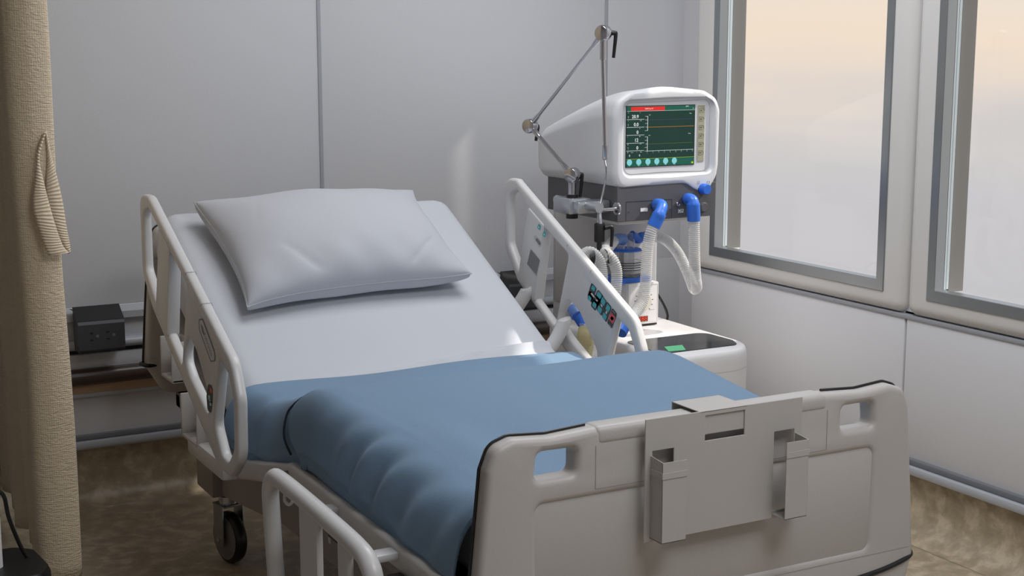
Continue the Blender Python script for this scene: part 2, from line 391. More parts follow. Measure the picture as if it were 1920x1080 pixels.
# right wall: lower panels, cushion surrounds with windows
def rz(z): return 1.5-(1.5-z)*RS
Y0=4.41; YS=3.532*RS; ZG=rz(.612)
lw=MB()
for a,b in ((YS+.004,Y0),(2.662,YS-.004),(-1.6,2.654)): lw.box(RW+.012,RW+.2,a,b,.21,ZG-.008,.004)
lw.box(RW+.03,RW+.2,-1.6,Y0,.15,.9*ZG); lw.box(RW+.03,RW+.2,-1.6,Y0,ZG-.06,ZG+.01)
lw.box(RW+.03,RW+.2,YS-.02,YS+.02,ZG-.05,H)
lw.box(RW+.005,RW+.2,-1.6,2.654,ZG,H,.02)     # unseen wall, brought close to the second window to block sun on the blanket
lw.box(RW+.0,RW+.2,2.662,Y0,2.25,H,.01)
for a,b in ((4.268,Y0),(3.196,3.362),(2.66,2.735)): lw.box(RW+.06,RW+.112,a,b,ZG,H)
struct('wall_right',lw,M_wall)
struct('trim_11',MB().box(RW+.008,RW+.03,-1.6,Y0,ZG-.009,ZG+.004,.001),M_seam)
struct('baseboard_right',MB().box(RW-.018,RW+.03,-1.6,Y0,.184,.212,.008,mi=0).box(RW-.004,RW+.03,-1.6,Y0,.212,.231,.004,mi=1),[M_trim,M_trimd])
struct('wall_corner',MB().box(3.375,3.405,4.40,4.85,0,H),M_wall)
ZB=rz(.68); ZT=2.19
def window(n,ya,yb,yo,yob):   # frame span ya..yb, surround span yo..yob
    out=rounded([(yo,ZG+.004),(yob,ZG+.004),(yob,ZT+.07),(yo,ZT+.07)],.037,7); hole=[(ya+.031,ZB+.032),(yb-.031,ZB+.032),(yb-.031,ZT-.031),(ya+.031,ZT-.031)]
    mb=plate(out,[hole],.07,.034,YZ(RW+.035),6)
    s=struct('window_%d'%n,mb,M_cush,60)
    f=plate([(ya+.001,ZB+.001),(yb-.001,ZB+.001),(yb-.001,ZT-.001),(ya+.001,ZT-.001)],[[(ya+.034,ZB+.036),(yb-.034,ZB+.036),(yb-.034,ZT-.034),(ya+.034,ZT-.034)]],(.040),.0015,YZ(RW+.016),1)
    struct('window_frame',f,M_steel,30,s)
    g=MB()
    i0,i1,z0,z1=ya+.034,yb-.034,ZB+.036,ZT-.034
    for a,b,c,dd in ((i0-.004,i0,z0,z1),(i1,i1+.004,z0,z1)): g.box(RW+.033,RW+.042,a,b,c,dd).box(RW+.044,RW+.054,a,b,c,dd)
    struct('gasket',g,M_gask,30,s)
    r=MB()
    for a,b,c,dd in ((i0-.01,i0,z0-.01,z1+.01),(i1,i1+.01,z0-.01,z1+.01),(i0,i1,z1,z1+.01)): r.box(RW+(.03 if dd<z0 else .055),RW+.115,a,b,c,dd)
    struct('reveal',r,M_rev,30,s)
    struct('pane',MB().box(RW+.05,RW+.054,i0-.003,i1+.003,z0-.003,z1+.003),M_glass,30,s)
window(1,3.628*RS,4.618*RS,YS+.004,Y0-.002)
window(2,2.745,3.429*RS,2.662,YS-.004)  # near end, out of view, cut short to keep sun off the blanket
struct('wall_left',MB().box(-2.5,-2.4,-1.6,4.8,0,H),M_wall)
struct('wall_front',MB().box(-2.5,3.42,-1.7,-1.6,0,H),M_wall)
# ------------------------------------------------------------------ outlet boxes on the service rail
def outlet(xa,xb,label):
    c=(xa+xb)/2; t=thing('outlet_box',label,'outlet',(c,BW-.02,.525),'charcoal power outlet boxes on the wall rail')
    yb=BW-.032; yf=BW-.10
    prof=[(yb,.662),(yb-.004,.667),(yf-.0,.628),(yf-.006,.618),(yf-.006,.535),(yf,.527),(yb,.527)]
    mb=MB(); mb.loft([[ (x,p[0],p[1]) for p in prof] for x in (xa,xb)])
    mb.add([(xa,yb,.655),(xa,yb-.02,.663),(xa-.016,yb,.667),(xa-.016,yb-.02,.667)],[(0,1,3,2)])
    link('housing',mb,M_outl,t,smooth=20)
    link('hood',MB().add([(xa-.001,yb,.663),(xb+.001,yb,.663),(xb+.001,yb-.004,.668),(xa-.001,yb-.004,.668),(xa-.001,yf-.001,.629),(xb+.001,yf-.001,.629)],[(0,1,2,3),(3,2,5,4)]),M_blk,t,smooth=0)
    for k in (0,1):
        s=MB(); xc=c+(-.022 if k==0 else .03); y=yf-.0068
        s.box(xc-.016,xc-.006,y-.0006,y+.001,.588,.592).box(xc-.016,xc-.006,y-.0006,y+.001,.566,.570)
        s.cyl((xc+.008,y-.001,.579),(xc+.008,y+.001,.579),.005,14,mi=1)
        link('socket',s,[M_dark,mat('socket pin grey',srgb(110,112,118),.5)],t)
outlet(.955,1.103,'charcoal outlet box on the wall rail between the beige curtain and the bed head')
outlet(2.53,2.668,'charcoal outlet box on the wall rail behind the right bed rail')
# ------------------------------------------------------------------ bed profile
PATH=[(4.235,1.022),(3.56,.674),(3.47,.640),(3.36,.636),(3.23,.648),(3.09,.690),(2.99,.722),(2.91,.732),(2.78,.724),(2.20,.680)]
def path_fn():
    pts=[Vector((a,b,0)) for a,b in PATH]
    P=[pts[0]]; 
    sp=spline(pts[1:],80); sp=[pts[0]+(sp[0]-pts[0])*(k/30) for k in range(30)]+sp
    L=[0]
    for a,b in zip(sp,sp[1:]): L.append(L[-1]+(b-a).length)
    def f(s):
        s=max(0,min(L[-1]-1e-6,s)); lo=0
        import bisect
        i=min(bisect.bisect_right(L,s)-1,len(sp)-2); t=(s-L[i])/(L[i+1]-L[i]); p=sp[i].lerp(sp[i+1],t)
        i0=max(0,i-3); i1=min(len(sp)-1,i+4); d=(sp[i1]-sp[i0]).normalized()
        return Vector((p.x,p.y)),Vector((-d.y,d.x)) if False else Vector((d.y,-d.x))
    return f,L[-1]
PF,PL=path_fn()
def s_of_y(y):
    lo,hi=0,PL
    for _ in range(40):
        m=(lo+hi)/2
        if PF(m)[0].x>y: lo=m
        else: hi=m
    return lo
TH=.155
def nrm(s):
    p,n=PF(s)
    if n.y<0: n=-n
    return p,n
# mattress with fitted sheet
XL,XR=1.115,2.075
def mattress():
    mb=MB(); NS=150; NT=64
    def prof(t,r):   # rounded rectangle loop in (x offset, depth)
        return None
    hw=(XR-XL)/2; xc=(XR+XL)/2
    loop=rounded([(-hw,-TH),(hw,-TH),(hw,0),(-hw,0)],[.03,.03,.055,.055],7)
    # densify the top
    dens=[]
    for a,b in zip(loop,loop[1:]+loop[:1]):
        d=math.hypot(b[0]-a[0],b[1]-a[1]); k=max(1,int(d/.03))
        for q in range(k): dens.append((a[0]+(b[0]-a[0])*q/k,a[1]+(b[1]-a[1])*q/k))
    rings=[]
    for i in range(NS+1):
        s=PL*i/NS; 
        e=1
        if s<.05: e=math.sqrt(max(0,1-(1-s/.05)**2))*.06+.94
        if s>PL-.05: e=math.sqrt(max(0,1-(1-(PL-s)/.05)**2))*.06+.94
        p,n=nrm(s); ring=[]
        for (u,w) in dens:
            uu0=1-.07*smooth01((3.02-p.x)/.6)
            ww=-TH/2+(w+TH/2)*(e if e==1 else (e-.94)/.06*.35+.65); uu=u*e*uu0
            z=p.y+n.y*ww; y=p.x+n.x*ww
            if w>-.01:   # soft lumps and the fold of the sheet near the blanket
                fade=smooth01((hw-abs(u))/.1)
                z+=.003*math.sin(u*9+s*5)*fade*.6
                y0=y-(3.475+.03*math.sin(u*3.0)+.02*u)
                z+=.016*math.exp(-(y0/.014)**2)*smooth01((u+.30)/.35)-.006*math.exp(-((y0-.03)/.02)**2)*smooth01((u+.35)/.35)
            ring.append((xc+uu,y,z))
        rings.append(ring)
    mb.loft(rings)
    return mb
o=link('mattress',mattress(),F_sheet,loc=(1.6,3.2,.5),smooth=60); tag(o,'mattress under a smooth white fitted sheet, head end raised','mattress')
# blanket
CRT=[(0,3.02),(1,3.02)]
def CR(v):
    for (a,b),(c,d) in zip(CRT,CRT[1:]):
        if v<=c: return b+(d-b)*max(0,(v-a))/max(1e-6,c-a)
    return CRT[-1][1]
def to_px(p):
    q=Vector(p)-CAM; k=FPX/q.dot(Fw); return 960+q.dot(Rt)*k,540-q.dot(Up)*k
def blanket(crease=True,probe=None):
    mb=MB(); s0=s_of_y(3.452); s1=s_of_y(2.19)
    NU,NV=330,170
    def P(u,v):
        s=s0+(s1-s0)*u-.04*smooth01((.28-v)/.2)*(1-u)**2; p,n=nrm(s); y=p.x
        foot=smooth01((3.02-y)/.6)      # side drape gets wider towards the foot
        xl,xr=XL-.022,XR+.022
        rL=.060+.045*foot; rR=.06+.05*foot; D=TH+.004
        # v: 0..vl left drape, vl..vr top, vr..1 right drape
        if v<.30:
            a=(1-v/.30)*PI/2; e=.75
            x=xl+rL-rL*math.sin(a)**e; w=-D*(1-math.cos(a)**e) if a<PI/2-1e-6 else -D
            sd=1-abs(v/.30-.42)/.62
        elif v<.78:
            q=(v-.30)/.48; x=xl+rL+(xr-rR-xl-rL)*q; w=0; sd=0
        else:
            a=(v-.78)/.22*PI/2; e=.8
            x=xr-rR+rR*math.sin(a)**e; w=-D*(1-math.cos(a)**e) if a<PI/2-1e-6 else -D; sd=0
        off=.012
        # drape folds on the left side of the foot section
        am=smooth01((2.93-y)/.25)*smooth01((y-2.15)/.2)
        hgt=(w+D)
        leftw=(smooth01(v/.05)*(1-smooth01((v-.12)/.17))) if v<.40 else 0
        ph=(y+.42*hgt+.25*max(0,x-xl-.02)-.012*math.sin(y*13))*2*PI/.125
        f=(math.sin(ph)+.25*math.sin(ph*.47+2))*(.92+.28*math.sin(y*15+1))
        off+=am*leftw*.0095*f
        off+=.010*am*math.exp(-((v-.335)/.035)**2)*smooth01((2.85-y)/.35)-.006*am*math.exp(-((v-.42)/.05)**2)*smooth01((2.8-y)/.35)
        # soft tucks on the short head piece
        hd=smooth01((y-3.07)/.03)*(1 if v<.30 else 0)*smooth01((.30-v)/.12)*smooth01(v/.05)
        off+=hd*.005*math.sin((y-3.1)*2*PI/.17+.6+8*hgt)
        # overlapped crease between the head piece and the foot piece, on the left
        yc=CR(v); g=smooth01((.47-v)/.06)
        dy=y-yc
        if crease: off+=g*(.006*smooth01((-dy+.002)/.006)*math.exp(-max(0,-dy)/.10)-.012*math.exp(-((dy-.006)/.009)**2)-.006*smooth01(dy/.008)*math.exp(-max(0,dy)/.06))
        # head edge: a thin band that rolls under
        eg=y-3.40
        off+=.004*math.sin(x*11+1)*smooth01(eg/.05)
        off+=.008*math.exp(-((y-3.36-.03*math.sin(x*3.3+1))/.03)**2)*(.4+.6*smooth01((x-1.3)/.4))
        off-=.006*math.exp(-((y-3.30)/.03)**2)
        off+=.002*math.sin(x*14+y*6)*math.sin(y*9)*(1 if .3<v<.8 else 0)
        # normal blends from up to sideways over the drape
        if v<.30: b=math.sin((1-v/.30)*PI/2); side=Vector((-b,0,0)); upn=math.sqrt(max(0,1-b*b))
        elif v>.78: b=math.sin((v-.78)/.22*PI/2); side=Vector((b,0,0)); upn=math.sqrt(max(0,1-b*b))
        else: side=Vector((0,0,0)); upn=1
        base=Vector((x,p.x+n.x*w,p.y+n.y*w))
        if v<.02 or v>.985: base.x+= .006 if v<.02 else -.006
        return base+side*off+Vector((0,n.x,n.y))*off*upn
    def UV(u,v): return (u*(s1-s0),v*1.35)
    if probe:      # surface points of the overlap line between the two blanket lengths
        T=[(u/160,v/120) for u in range(161) for v in range(0,66)]; Q=[(uv,P(*uv)) for uv in T]; Q=[(uv,p,to_px(p)) for uv,p in Q]; out=[]
        for a,b in probe:
            uv,p,_=min(Q,key=lambda t:(t[2][0]-a)**2+(t[2][1]-b)**2); out.append((uv[1],p.y,p))
        return out
    mb.grid(P,NU,NV,uvf=UV); return mb
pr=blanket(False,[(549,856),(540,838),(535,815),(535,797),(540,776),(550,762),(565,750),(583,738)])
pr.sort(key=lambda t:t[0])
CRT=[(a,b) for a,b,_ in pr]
bl=link('blanket',blanket(),F_blue,loc=(1.6,2.8,.5),smooth=180); tag(bl,'blue woven blanket draped over the lower half of the mattress','blanket')
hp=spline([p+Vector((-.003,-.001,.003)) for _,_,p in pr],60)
link('fold_shade',MB().tube(hp,lambda t:.0028*min(1,(1-t)*2.5+.15),8),mat('fold shade navy',srgb(34,44,58),.9),bl)  # dark tube laid along the blanket crease, standing for its shade
md=bl.modifiers.new('s','SOLIDIFY'); md.thickness=.008; md.offset=-1
# ------------------------------------------------------------------ pillow
def pillow():
    mb=MB(); L=.335; W=.235; base=aZ(465,565,.82)
    ux=Vector((1,0,0)); uy=Vector((0,.888,.459)); un=Vector((0,-.459,.888))
    c=(1.565,3.975,.905)
    # seam corners in (x along bed width, y up the slope)
    p,n=nrm(s_of_y(3.97)); O=Vector((1.560,p.x,p.y))+un*.060
    cor={(0,0):Vector((-.345,-.262,0)),(1,0):Vector((.345,-.232,0)),(1,1):Vector((.345,.225,0)),(0,1):Vector((-.36,.222,0))}
    def S(a,b,side):
        # a,b in 0..1 ; concave seam edges, pointed corners
        x=2*a-1; y=2*b-1
        P=cor[(0,0)]*(1-a)*(1-b)+cor[(1,0)]*a*(1-b)+cor[(1,1)]*a*b+cor[(0,1)]*(1-a)*b
        P=P.copy(); P.x*=1-.07*(1-y*y)*abs(x)**2; P.y*=1-.085*(1-x*x)*abs(y)**2
        h=max(0,(1-x**2))**.48*max(0,(1-y**2))**.48
        hh=(.112*h**.9) if side>0 else (-.058*h**.38)
        z=hh
        # wrinkles radiating from the corners and along the near seam
        ed=1-h
        if side>0:
            z+=.004*math.sin(9*x+5*y*y)*h*ed*2+.006*math.sin(16*x+3*y)*smooth01((-y-.35)/.5)*h
            z-=.0015*math.exp(-((x+.72-.25*(y-.1))/.025)**2)*smooth01((y+.1)/.3)*smooth01((.9-y)/.3)*h
            z-=.006*math.exp(-((x+.52+.5*(y+.55))/.05)**2)*smooth01((-y-.3)/.3)*smooth01((y+.95)/.2)
            z-=.007*math.exp(-((x-.66-.7*(y+.62))/.035)**2)*smooth01((-y-.4)/.2)*smooth01((y+.97)/.2)
            z+=.004*math.sin(7*x*y+2)*h
        else: z+=.006*math.sin(8*x)*h*smooth01((-y-.5)/.4)
        lift=-.016*(abs(x*y))**5 if (x<0 and y<0) else .012*(abs(x*y))**5
        return O+ux*P.x+uy*P.y+un*(z+lift)
    N=90
    def warp(t): return .5-.5*math.cos(PI*t)*(.8)-.1*(2*(0.5-t)) if False else .5+.5*math.sin(PI*(t-.5))*.7+.15*(2*t-1)
    mb.grid(lambda u,v:S(warp(u),warp(v),1),N,N,uvf=lambda u,v:(u*.7,v*.5))
    mb.grid(lambda u,v:S(warp(u),warp(v),-1),N,N,uvf=lambda u,v:(u*.7,v*.5))
    # piping seam
    ring=[S(warp(k/40),0,1) for k in range(40)]+[S(1,warp(k/40),1) for k in range(40)]+[S(1-warp(k/40),1,1) for k in range(40)]+[S(0,1-warp(k/40),1) for k in range(41)]
    sm=MB(); sm.tube(ring,.0020,8)
    return mb,sm,O
pm,ps,PO=pillow()
pt=link('pillow',pm,F_pill,loc=PO,smooth=75); tag(pt,'plump white pillow lying on the raised head of the bed','pillow')
link('piping',ps,F_pill,pt)
# ------------------------------------------------------------------ BED
bed=thing('hospital_bed','adjustable hospital bed with pale grey boards, split side rails and raised head section','bed',(1.6,3.2,0))
OUT=rounded([(4.045,1.095),(3.955,1.095),(3.25,.765),(3.205,.68),(3.212,.53),(3.29,.466),(3.385,.474),(3.95,.778),(4.045,.868)],[.085,.06,.07,.06,.07,.05,.05,.05,.06],7)
def ti(y): return .765+(y-3.25)*.468-.033      # inner side of the top bar
def lo(y): return .474+(y-3.385)*.538+.042       # inner side of the lower bar
H1=rounded([(4.014,1.045),(3.955,1.062),(3.83,ti(3.83)),(3.905,lo(3.905)),(4.012,.885)],[.03,.03,.015,.02,.03])
H2=rounded([(3.745,ti(3.745)),(3.60,ti(3.60)),(3.675,lo(3.675)),(3.795,lo(3.795))],.012)
H3=rounded([(3.60,.765),(3.535,.735),(3.435,.635),(3.45,.585),(3.60,.655),(3.66,.700)],[.03,.03,.03,.02,.03,.03])
H4=rounded([(3.335,.752),(3.275,.728),(3.243,.675),(3.248,.55),(3.295,.506),(3.345,.51),(3.40,.575)],[.012,.03,.03,.03,.03,.03,.03])
def cap_loop(pts,off=0): return pts
def side_rail(xc,inner,label,dy=0):
    q=lambda P:[(a-dy*smooth01((a-3.85)/.15),b) for a,b in P]
    H1q=q(H1)
    sg=1 if inner>0 else -1      # direction towards the mattress
    r=link('side_rail',plate(q(OUT),[H1q,H2,H3,H4],.027,.009,YZ(xc),3),M_plas,bed,smooth=50); r['label']=label
    # control panel body thickening
    pb=rounded([(3.61,.868),(3.34,.742),(3.43,.60),(3.50,.62)],.01)
    jl=MB()
    for (y,z) in ((3.60,.0),(3.47,.0)):     # joint lines across the top bar
        a=Vector((xc,y,.765+(y-3.25)*.468)); d=Vector((0,.424,-.906))*.04
        for k in range(7):
            an0=PI*k/6-.0; 
        jl.tube([a+Vector((-.0155,.003,-.006)),a+Vector((-.012,0,.0012)),a+Vector((.012,0,.0012)),a+Vector((.0155,.003,-.006))],.0005,6)
    link('joint',jl,M_line,r)
    return r
railL=side_rail(1.03,1,'left head-end side rail with oval badge and a small nurse key pad')
railR=side_rail(2.17,-1,'right head-end side rail with speaker and bed control keys',.05)
# speaker panel A on both rails (slim plate, proud on both faces)
PA=rounded([(3.835,ti(3.835)+.01),(3.74,ti(3.74)+.01),(3.793,lo(3.793)-.01),(3.90,lo(3.90)-.01)],.008)
for r,xc in ((railL,1.03),(railR,2.17)): link('speaker_panel',plate(PA,[],.035,.003,YZ(xc)),M_plas,r)
# rail graphics (right rail faces the mattress = -x side)
def on(xs): return lambda y,z,h=0:(xs,y,z)
UA=Vector((0,-.906,-.424)); UB=Vector((0,-.424,.906)) # along the bar towards the foot / across it upwards
def pad(mb,c,l,w,x,r,mi,th=.0012,skew=None):
    """rounded key: centre c=(y,z), length along the slope l, across w, on the plane x"""
    a=UA if skew is None else skew[0]; b=UB if skew is None else skew[1]
    pts=rounded([(-l/2,-w/2),(l/2,-w/2),(l/2,w/2),(-l/2,w/2)],r,4)
    C=Vector((x,c[0],c[1])); vs=[C+a*p[0]+b*p[1] for p in pts]; n=len(vs)
    mb.add(vs,[tuple(range(n))],mi)
XR_=2.17-.0142; XA=2.17-.0186
# keypad uses the axes seen in the photo: keys stand parallel to the panel edge
KA=Vector((0,-.873,-.487)); KB=Vector((0,-.43,.90)) if False else Vector((0,.25,.968))
KB=(aX(1128,563,2.15)-aX(1110,612,2.15)).normalized() if False else Vector((0,-.42,.907))
g=MB()
def P2(px,py,x): return aX(px,py,x)
def quadpx(mb,pp,x,mi,r=.006,seg=4):
    P=[aX(a,b,x) for a,b in pp]; pts=rounded([(p.y,p.z) for p in P],r,seg); mb.add([(x,a,b) for a,b in pts],[tuple(range(len(pts)))],mi)
x=XR_
quadpx(g,[(1109,530),(1119,541),(1110,566),(1101,555)],x,0,.006); quadpx(g,[(1121,543),(1132,556),(1116,583),(1107,573)],x,0,.006); 
quadpx(g,[(1106,545),(1126,562),(1120,577),(1101,560)],x,0,.004)
x2=x-.0005
quadpx(g,[(1111,534),(1117,540),(1114,547),(1108,541)],x2,1,.003); quadpx(g,[(1122,546),(1129,554),(1125,561),(1118,553)],x2,1,.003)
quadpx(g,[(1104,553),(1109,559),(1107,566),(1102,560)],x2,1,.003); quadpx(g,[(1113,565),(1119,571),(1116,579),(1110,573)],x2,1,.003)
quadpx(g,[(1107,550),(1110,549),(1118,560),(1117,564)],x2,2,.001); quadpx(g,[(1113,556),(1121,563),(1120,566),(1113,559)],x2,2,.001)
quadpx(g,[(1128,553),(1138,566),(1128,593),(1118,580)],x,0,.006); quadpx(g,[(1129,556),(1136,565),(1132,574),(1126,566)],x2,1,.003); quadpx(g,[(1122,572),(1129,580),(1126,589),(1120,582)],x2,1,.003); quadpx(g,[(1127,569),(1130,573),(1129,577),(1126,573)],x2,2,.001)
quadpx(g,[(1138,565),(1147,577),(1137,605),(1128,593)],x,0,.006); quadpx(g,[(1139,569),(1145,577),(1141,586),(1135,579)],x2,1,.003); quadpx(g,[(1132,585),(1138,593),(1135,601),(1129,594)],x2,1,.003); quadpx(g,[(1137,582),(1139,585),(1137,590),(1135,586)],x2,2,.001)
quadpx(g,[(1148,577),(1157,589),(1147,617),(1138,605)],x,0,.006); quadpx(g,[(1146,585),(1154,595),(1149,608),(1141,597)],x2,3,.001); quadpx(g,[(1147,592),(1151,597),(1148,602),(1144,597)],x2,2,.001)
quadpx(g,[(1149,581),(1154,587),(1153,589),(1148,583)],x2,4,.0005);quadpx(g,[(1142,607),(1147,613),(1146,615),(1141,609)],x2,4,.0005)
link('control_keys',g,[M_blk,M_teal,M_lgrey,M_red,M_grey],railR,smooth=0)
g=MB(); x=XA; x2=XA-.0005
quadpx(g,[(1010,419),(1014,424),(1012,432),(1007,427)],x,1,.003); quadpx(g,[(1020,432),(1024,437),(1022,446),(1017,441)],x,1,.003)
quadpx(g,[(1009.5,424),(1011.5,426.5),(1010.5,428),(1009,426)],x2,2,.001); quadpx(g,[(1020,438),(1021.5,440),(1020.5,441.5),(1019,440)],x2,2,.001)
quadpx(g,[(1003,440),(1016,456),(1014,463),(1001,446)],x,3,.006); quadpx(g,[(1006,446),(1014,456),(1012,461),(1004,450)],x2,4,.003)
# perforated speaker area: rows of small holes
A0=aX(995,467,x); A1=aX(1013,488,x); A2=aX(988,494,x)
quadpx(g,[(995,466),(1013,489),(1006,519),(988,495)],x+.0002,3,.002)
ea=(A1-A0); eb=(A2-A0)
for i in range(13):
    for j in range(11):
        c=A0+ea*((i+.6)/13.4)+eb*((j+.6)/11); c.x=x2
        g.add([c+Vector((0,.0022*math.cos(a),.0022*math.sin(a))) for a in [k*PI/3 for k in range(6)]],[(0,1,2,3,4,5)],4)
link('speaker_grille',g,[M_blk,M_teal,M_whitel,mat('speaker fine grey',srgb(188,189,190),.5),M_grey],railR,smooth=0)
# badge and nurse pad on the outer face of the left rail
g=MB(); x=1.03-.0142; x2=x-.0005
quadpx(g,[(372,598),(380,597),(403,660),(404,677),(395,679),(373,618)],x,0,.012,6); quadpx(g,[(373.5,601),(379.3,600),(401.6,661),(402.4,675),(395.8,676.5),(374.6,618)],x-.0003,1,.011,6)
quadpx(g,[(376,607),(380,612),(384,628),(381,627),(379,622)],x2,0,.001)
B=aX(382.5,624,x2); E=aX(399,672,x2); u=(E-B).normalized(); w=Vector((1,0,0)).cross(u); w=w if w.z>0 else -w
text(g,'Advanta',B,u,w,.016,2)
link('badge',g,[M_grey,M_lgrey,M_grey],railL,smooth=0)
g=MB()
quadpx(g,[(390,720),(398,723),(399,745),(396,775),(389,770),(387,742)],x,0,.012,6)
quadpx(g,[(394,726),(398,730),(397,738),(393,735)],x2,1,.003); quadpx(g,[(390,741),(394,742),(394,750),(391,749)],x2,2,.002); quadpx(g,[(393,752),(397,753),(396,762),(393,760)],x2,2,.002); quadpx(g,[(390,745),(397,754),(396,757),(390,748)],x2,2,.001)
link('nurse_pad',g,[M_blk,M_red,M_tealb],railL,smooth=0)
# hinge arms that carry the right rail (seen between mattress and rail)
for a,b,c in (((987,548),(970,575),(950,600)),((1057,605),(1045,632),(1030,655))):
    p0=aX(*a,2.145); p1=aX(*b,2.125); p2=aX(*c,2.10)
    link('rail_arm',MB().tube(spline([p0+Vector((.0,0,.012)),p0,p1,p2,p2+(p2-p1)],24),lambda t:.021*min(1,.45+math.sqrt(min(t,1-t)*14)*.55),18),M_plas,bed)
# rail carrier brackets under the left rail
for (ya,yb,za,zb) in ((3.84,3.955,.585,.70),(3.62,3.77,.455,.575)):
    mb=MB(); x0,x1=1.035,1.10
    mb.box(x0,x1,yb-.01,yb,za,zb,.003).box(x0,x1,ya,yb,za,za+.01,.003).box(x0,x1,ya,ya+.006,za,zb,.002).box(x1-.008,x1,ya,yb,za,zb,.003)
    mb.cyl((x0+.02,(ya+yb)/2,za+.055),(x1,(ya+yb)/2,za+.055),.012,16)
    link('rail_bracket',mb,M_plas2,bed)
mb=MB().box(1.05,1.053,3.672,3.70,.415,.47,.002); g=link('caution_tag',mb,M_blk,bed)
gg=MB(); text(gg,'VA.1',(1.0495,3.695,.443),(0,-.8,-.6),(0,-.5,.86),.012,0); link('tag_print',gg,M_whitel,g,smooth=0)
# backrest deck under the mattress
mb=MB()
p0,n0=nrm(.02); p1,n1=nrm(s_of_y(3.58))
a=Vector((0,p0.x,p0.y))-Vector((0,n0.x,n0.y))*(TH+.006); b=Vector((0,p1.x,p1.y))-Vector((0,n1.x,n1.y))*(TH+.006)
nn=Vector((0,n0.x,n0.y))
mb.loft([[q+Vector((xx,0,0)) for q in (a,b,b-nn*.022,a-nn*.022)] for xx in (1.10,2.09)])
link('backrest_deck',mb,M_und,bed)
# slanted mattress guides seen at the bed head on the left
# thigh section side member and seat member
def member(pts,x0,x1,h,name,m=M_frame,rr=.010):
    rings=[]
    sec=rounded([(x0,-h),(x1,-h),(x1,0),(x0,0)],rr,4)
    for (y,z) in pts: rings.append([(q[0],y,z+q[1]) for q in sec])
    return link(name,MB().loft(rings),m,bed)
member([(3.405,.475),(3.03,.562)],1.075,1.115,.052,'thigh_section_rail')
member([(3.405,.475),(3.03,.562)],2.085,2.125,.052,'thigh_section_rail')
member([(3.022,.567),(2.16,.553)],1.072,1.112,.05,'foot_section_rail')
member([(3.022,.567),(2.16,.553)],2.088,2.128,.05,'foot_section_rail')
mb=MB().box(1.079,1.121,3.408,3.45,.405,.47,.006); link('seat_section_rail',MB().box(1.035,1.11,3.41,3.72,.42,.47,.012),M_frame,bed)
link('deck_hinge',MB().cyl((1.066,3.026,.54),(2.134,3.026,.54),.008,16).cyl((1.09,3.402,.452),(2.11,3.402,.452),.008,16),M_line,bed)
link('seat_deck',MB().loft([[(1.12,3.58,.47),(2.08,3.58,.47),(2.08,3.58,.45),(1.12,3.58,.45)],[(1.12,3.40,.463),(2.08,3.40,.463),(2.08,3.40,.44),(1.12,3.40,.44)],[(1.12,3.04,.55),(2.08,3.04,.55),(2.08,3.04,.53),(1.12,3.04,.53)],[(1.12,2.2,.515),(2.08,2.2,.515),(2.08,2.2,.495),(1.12,2.2,.495)]]),M_blk,bed)
# base frame
mb=MB()
mb.loft([[(1.19,4.1,.30),(1.25,4.1,.30),(1.25,4.1,.20),(1.19,4.1,.20)],[(1.19,3.95,.335),(1.25,3.95,.335),(1.25,3.95,.215),(1.19,3.95,.215)],[(1.19,3.4,.40),(1.25,3.4,.40),(1.25,3.4,.288),(1.19,3.4,.288)],[(1.19,2.3,.40),(1.25,2.3,.40),(1.25,2.3,.30),(1.19,2.3,.30)]])
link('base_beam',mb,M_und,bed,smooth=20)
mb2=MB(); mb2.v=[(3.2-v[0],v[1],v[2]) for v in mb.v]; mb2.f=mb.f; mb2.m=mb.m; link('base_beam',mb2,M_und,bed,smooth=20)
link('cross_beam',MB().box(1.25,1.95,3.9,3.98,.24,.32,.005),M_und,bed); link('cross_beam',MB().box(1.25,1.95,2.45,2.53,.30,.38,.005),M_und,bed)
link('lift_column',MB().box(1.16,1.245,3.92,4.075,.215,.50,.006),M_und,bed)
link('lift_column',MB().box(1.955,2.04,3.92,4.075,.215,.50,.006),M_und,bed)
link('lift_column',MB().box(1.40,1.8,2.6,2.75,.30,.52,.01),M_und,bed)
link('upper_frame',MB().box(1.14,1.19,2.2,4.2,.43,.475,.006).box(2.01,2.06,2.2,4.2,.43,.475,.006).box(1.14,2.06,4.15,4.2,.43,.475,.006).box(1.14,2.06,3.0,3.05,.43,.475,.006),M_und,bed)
mb=MB()
for k,yy in enumerate((2.75,2.6)): pass
link('drainage_bag_hook',MB().tube(spline([(1.06,2.84,.50),(1.05,2.83,.47),(1.045,2.80,.455),(1.04,2.79,.475),(1.035,2.80,.50),(1.03,2.82,.49),(1.03,2.83,.46)],30),.004,8).tube(spline([(1.085,2.79,.52),(1.08,2.79,.47),(1.075,2.775,.455),(1.07,2.765,.47),(1.07,2.765,.50)],24),.004,8),M_frame,bed)
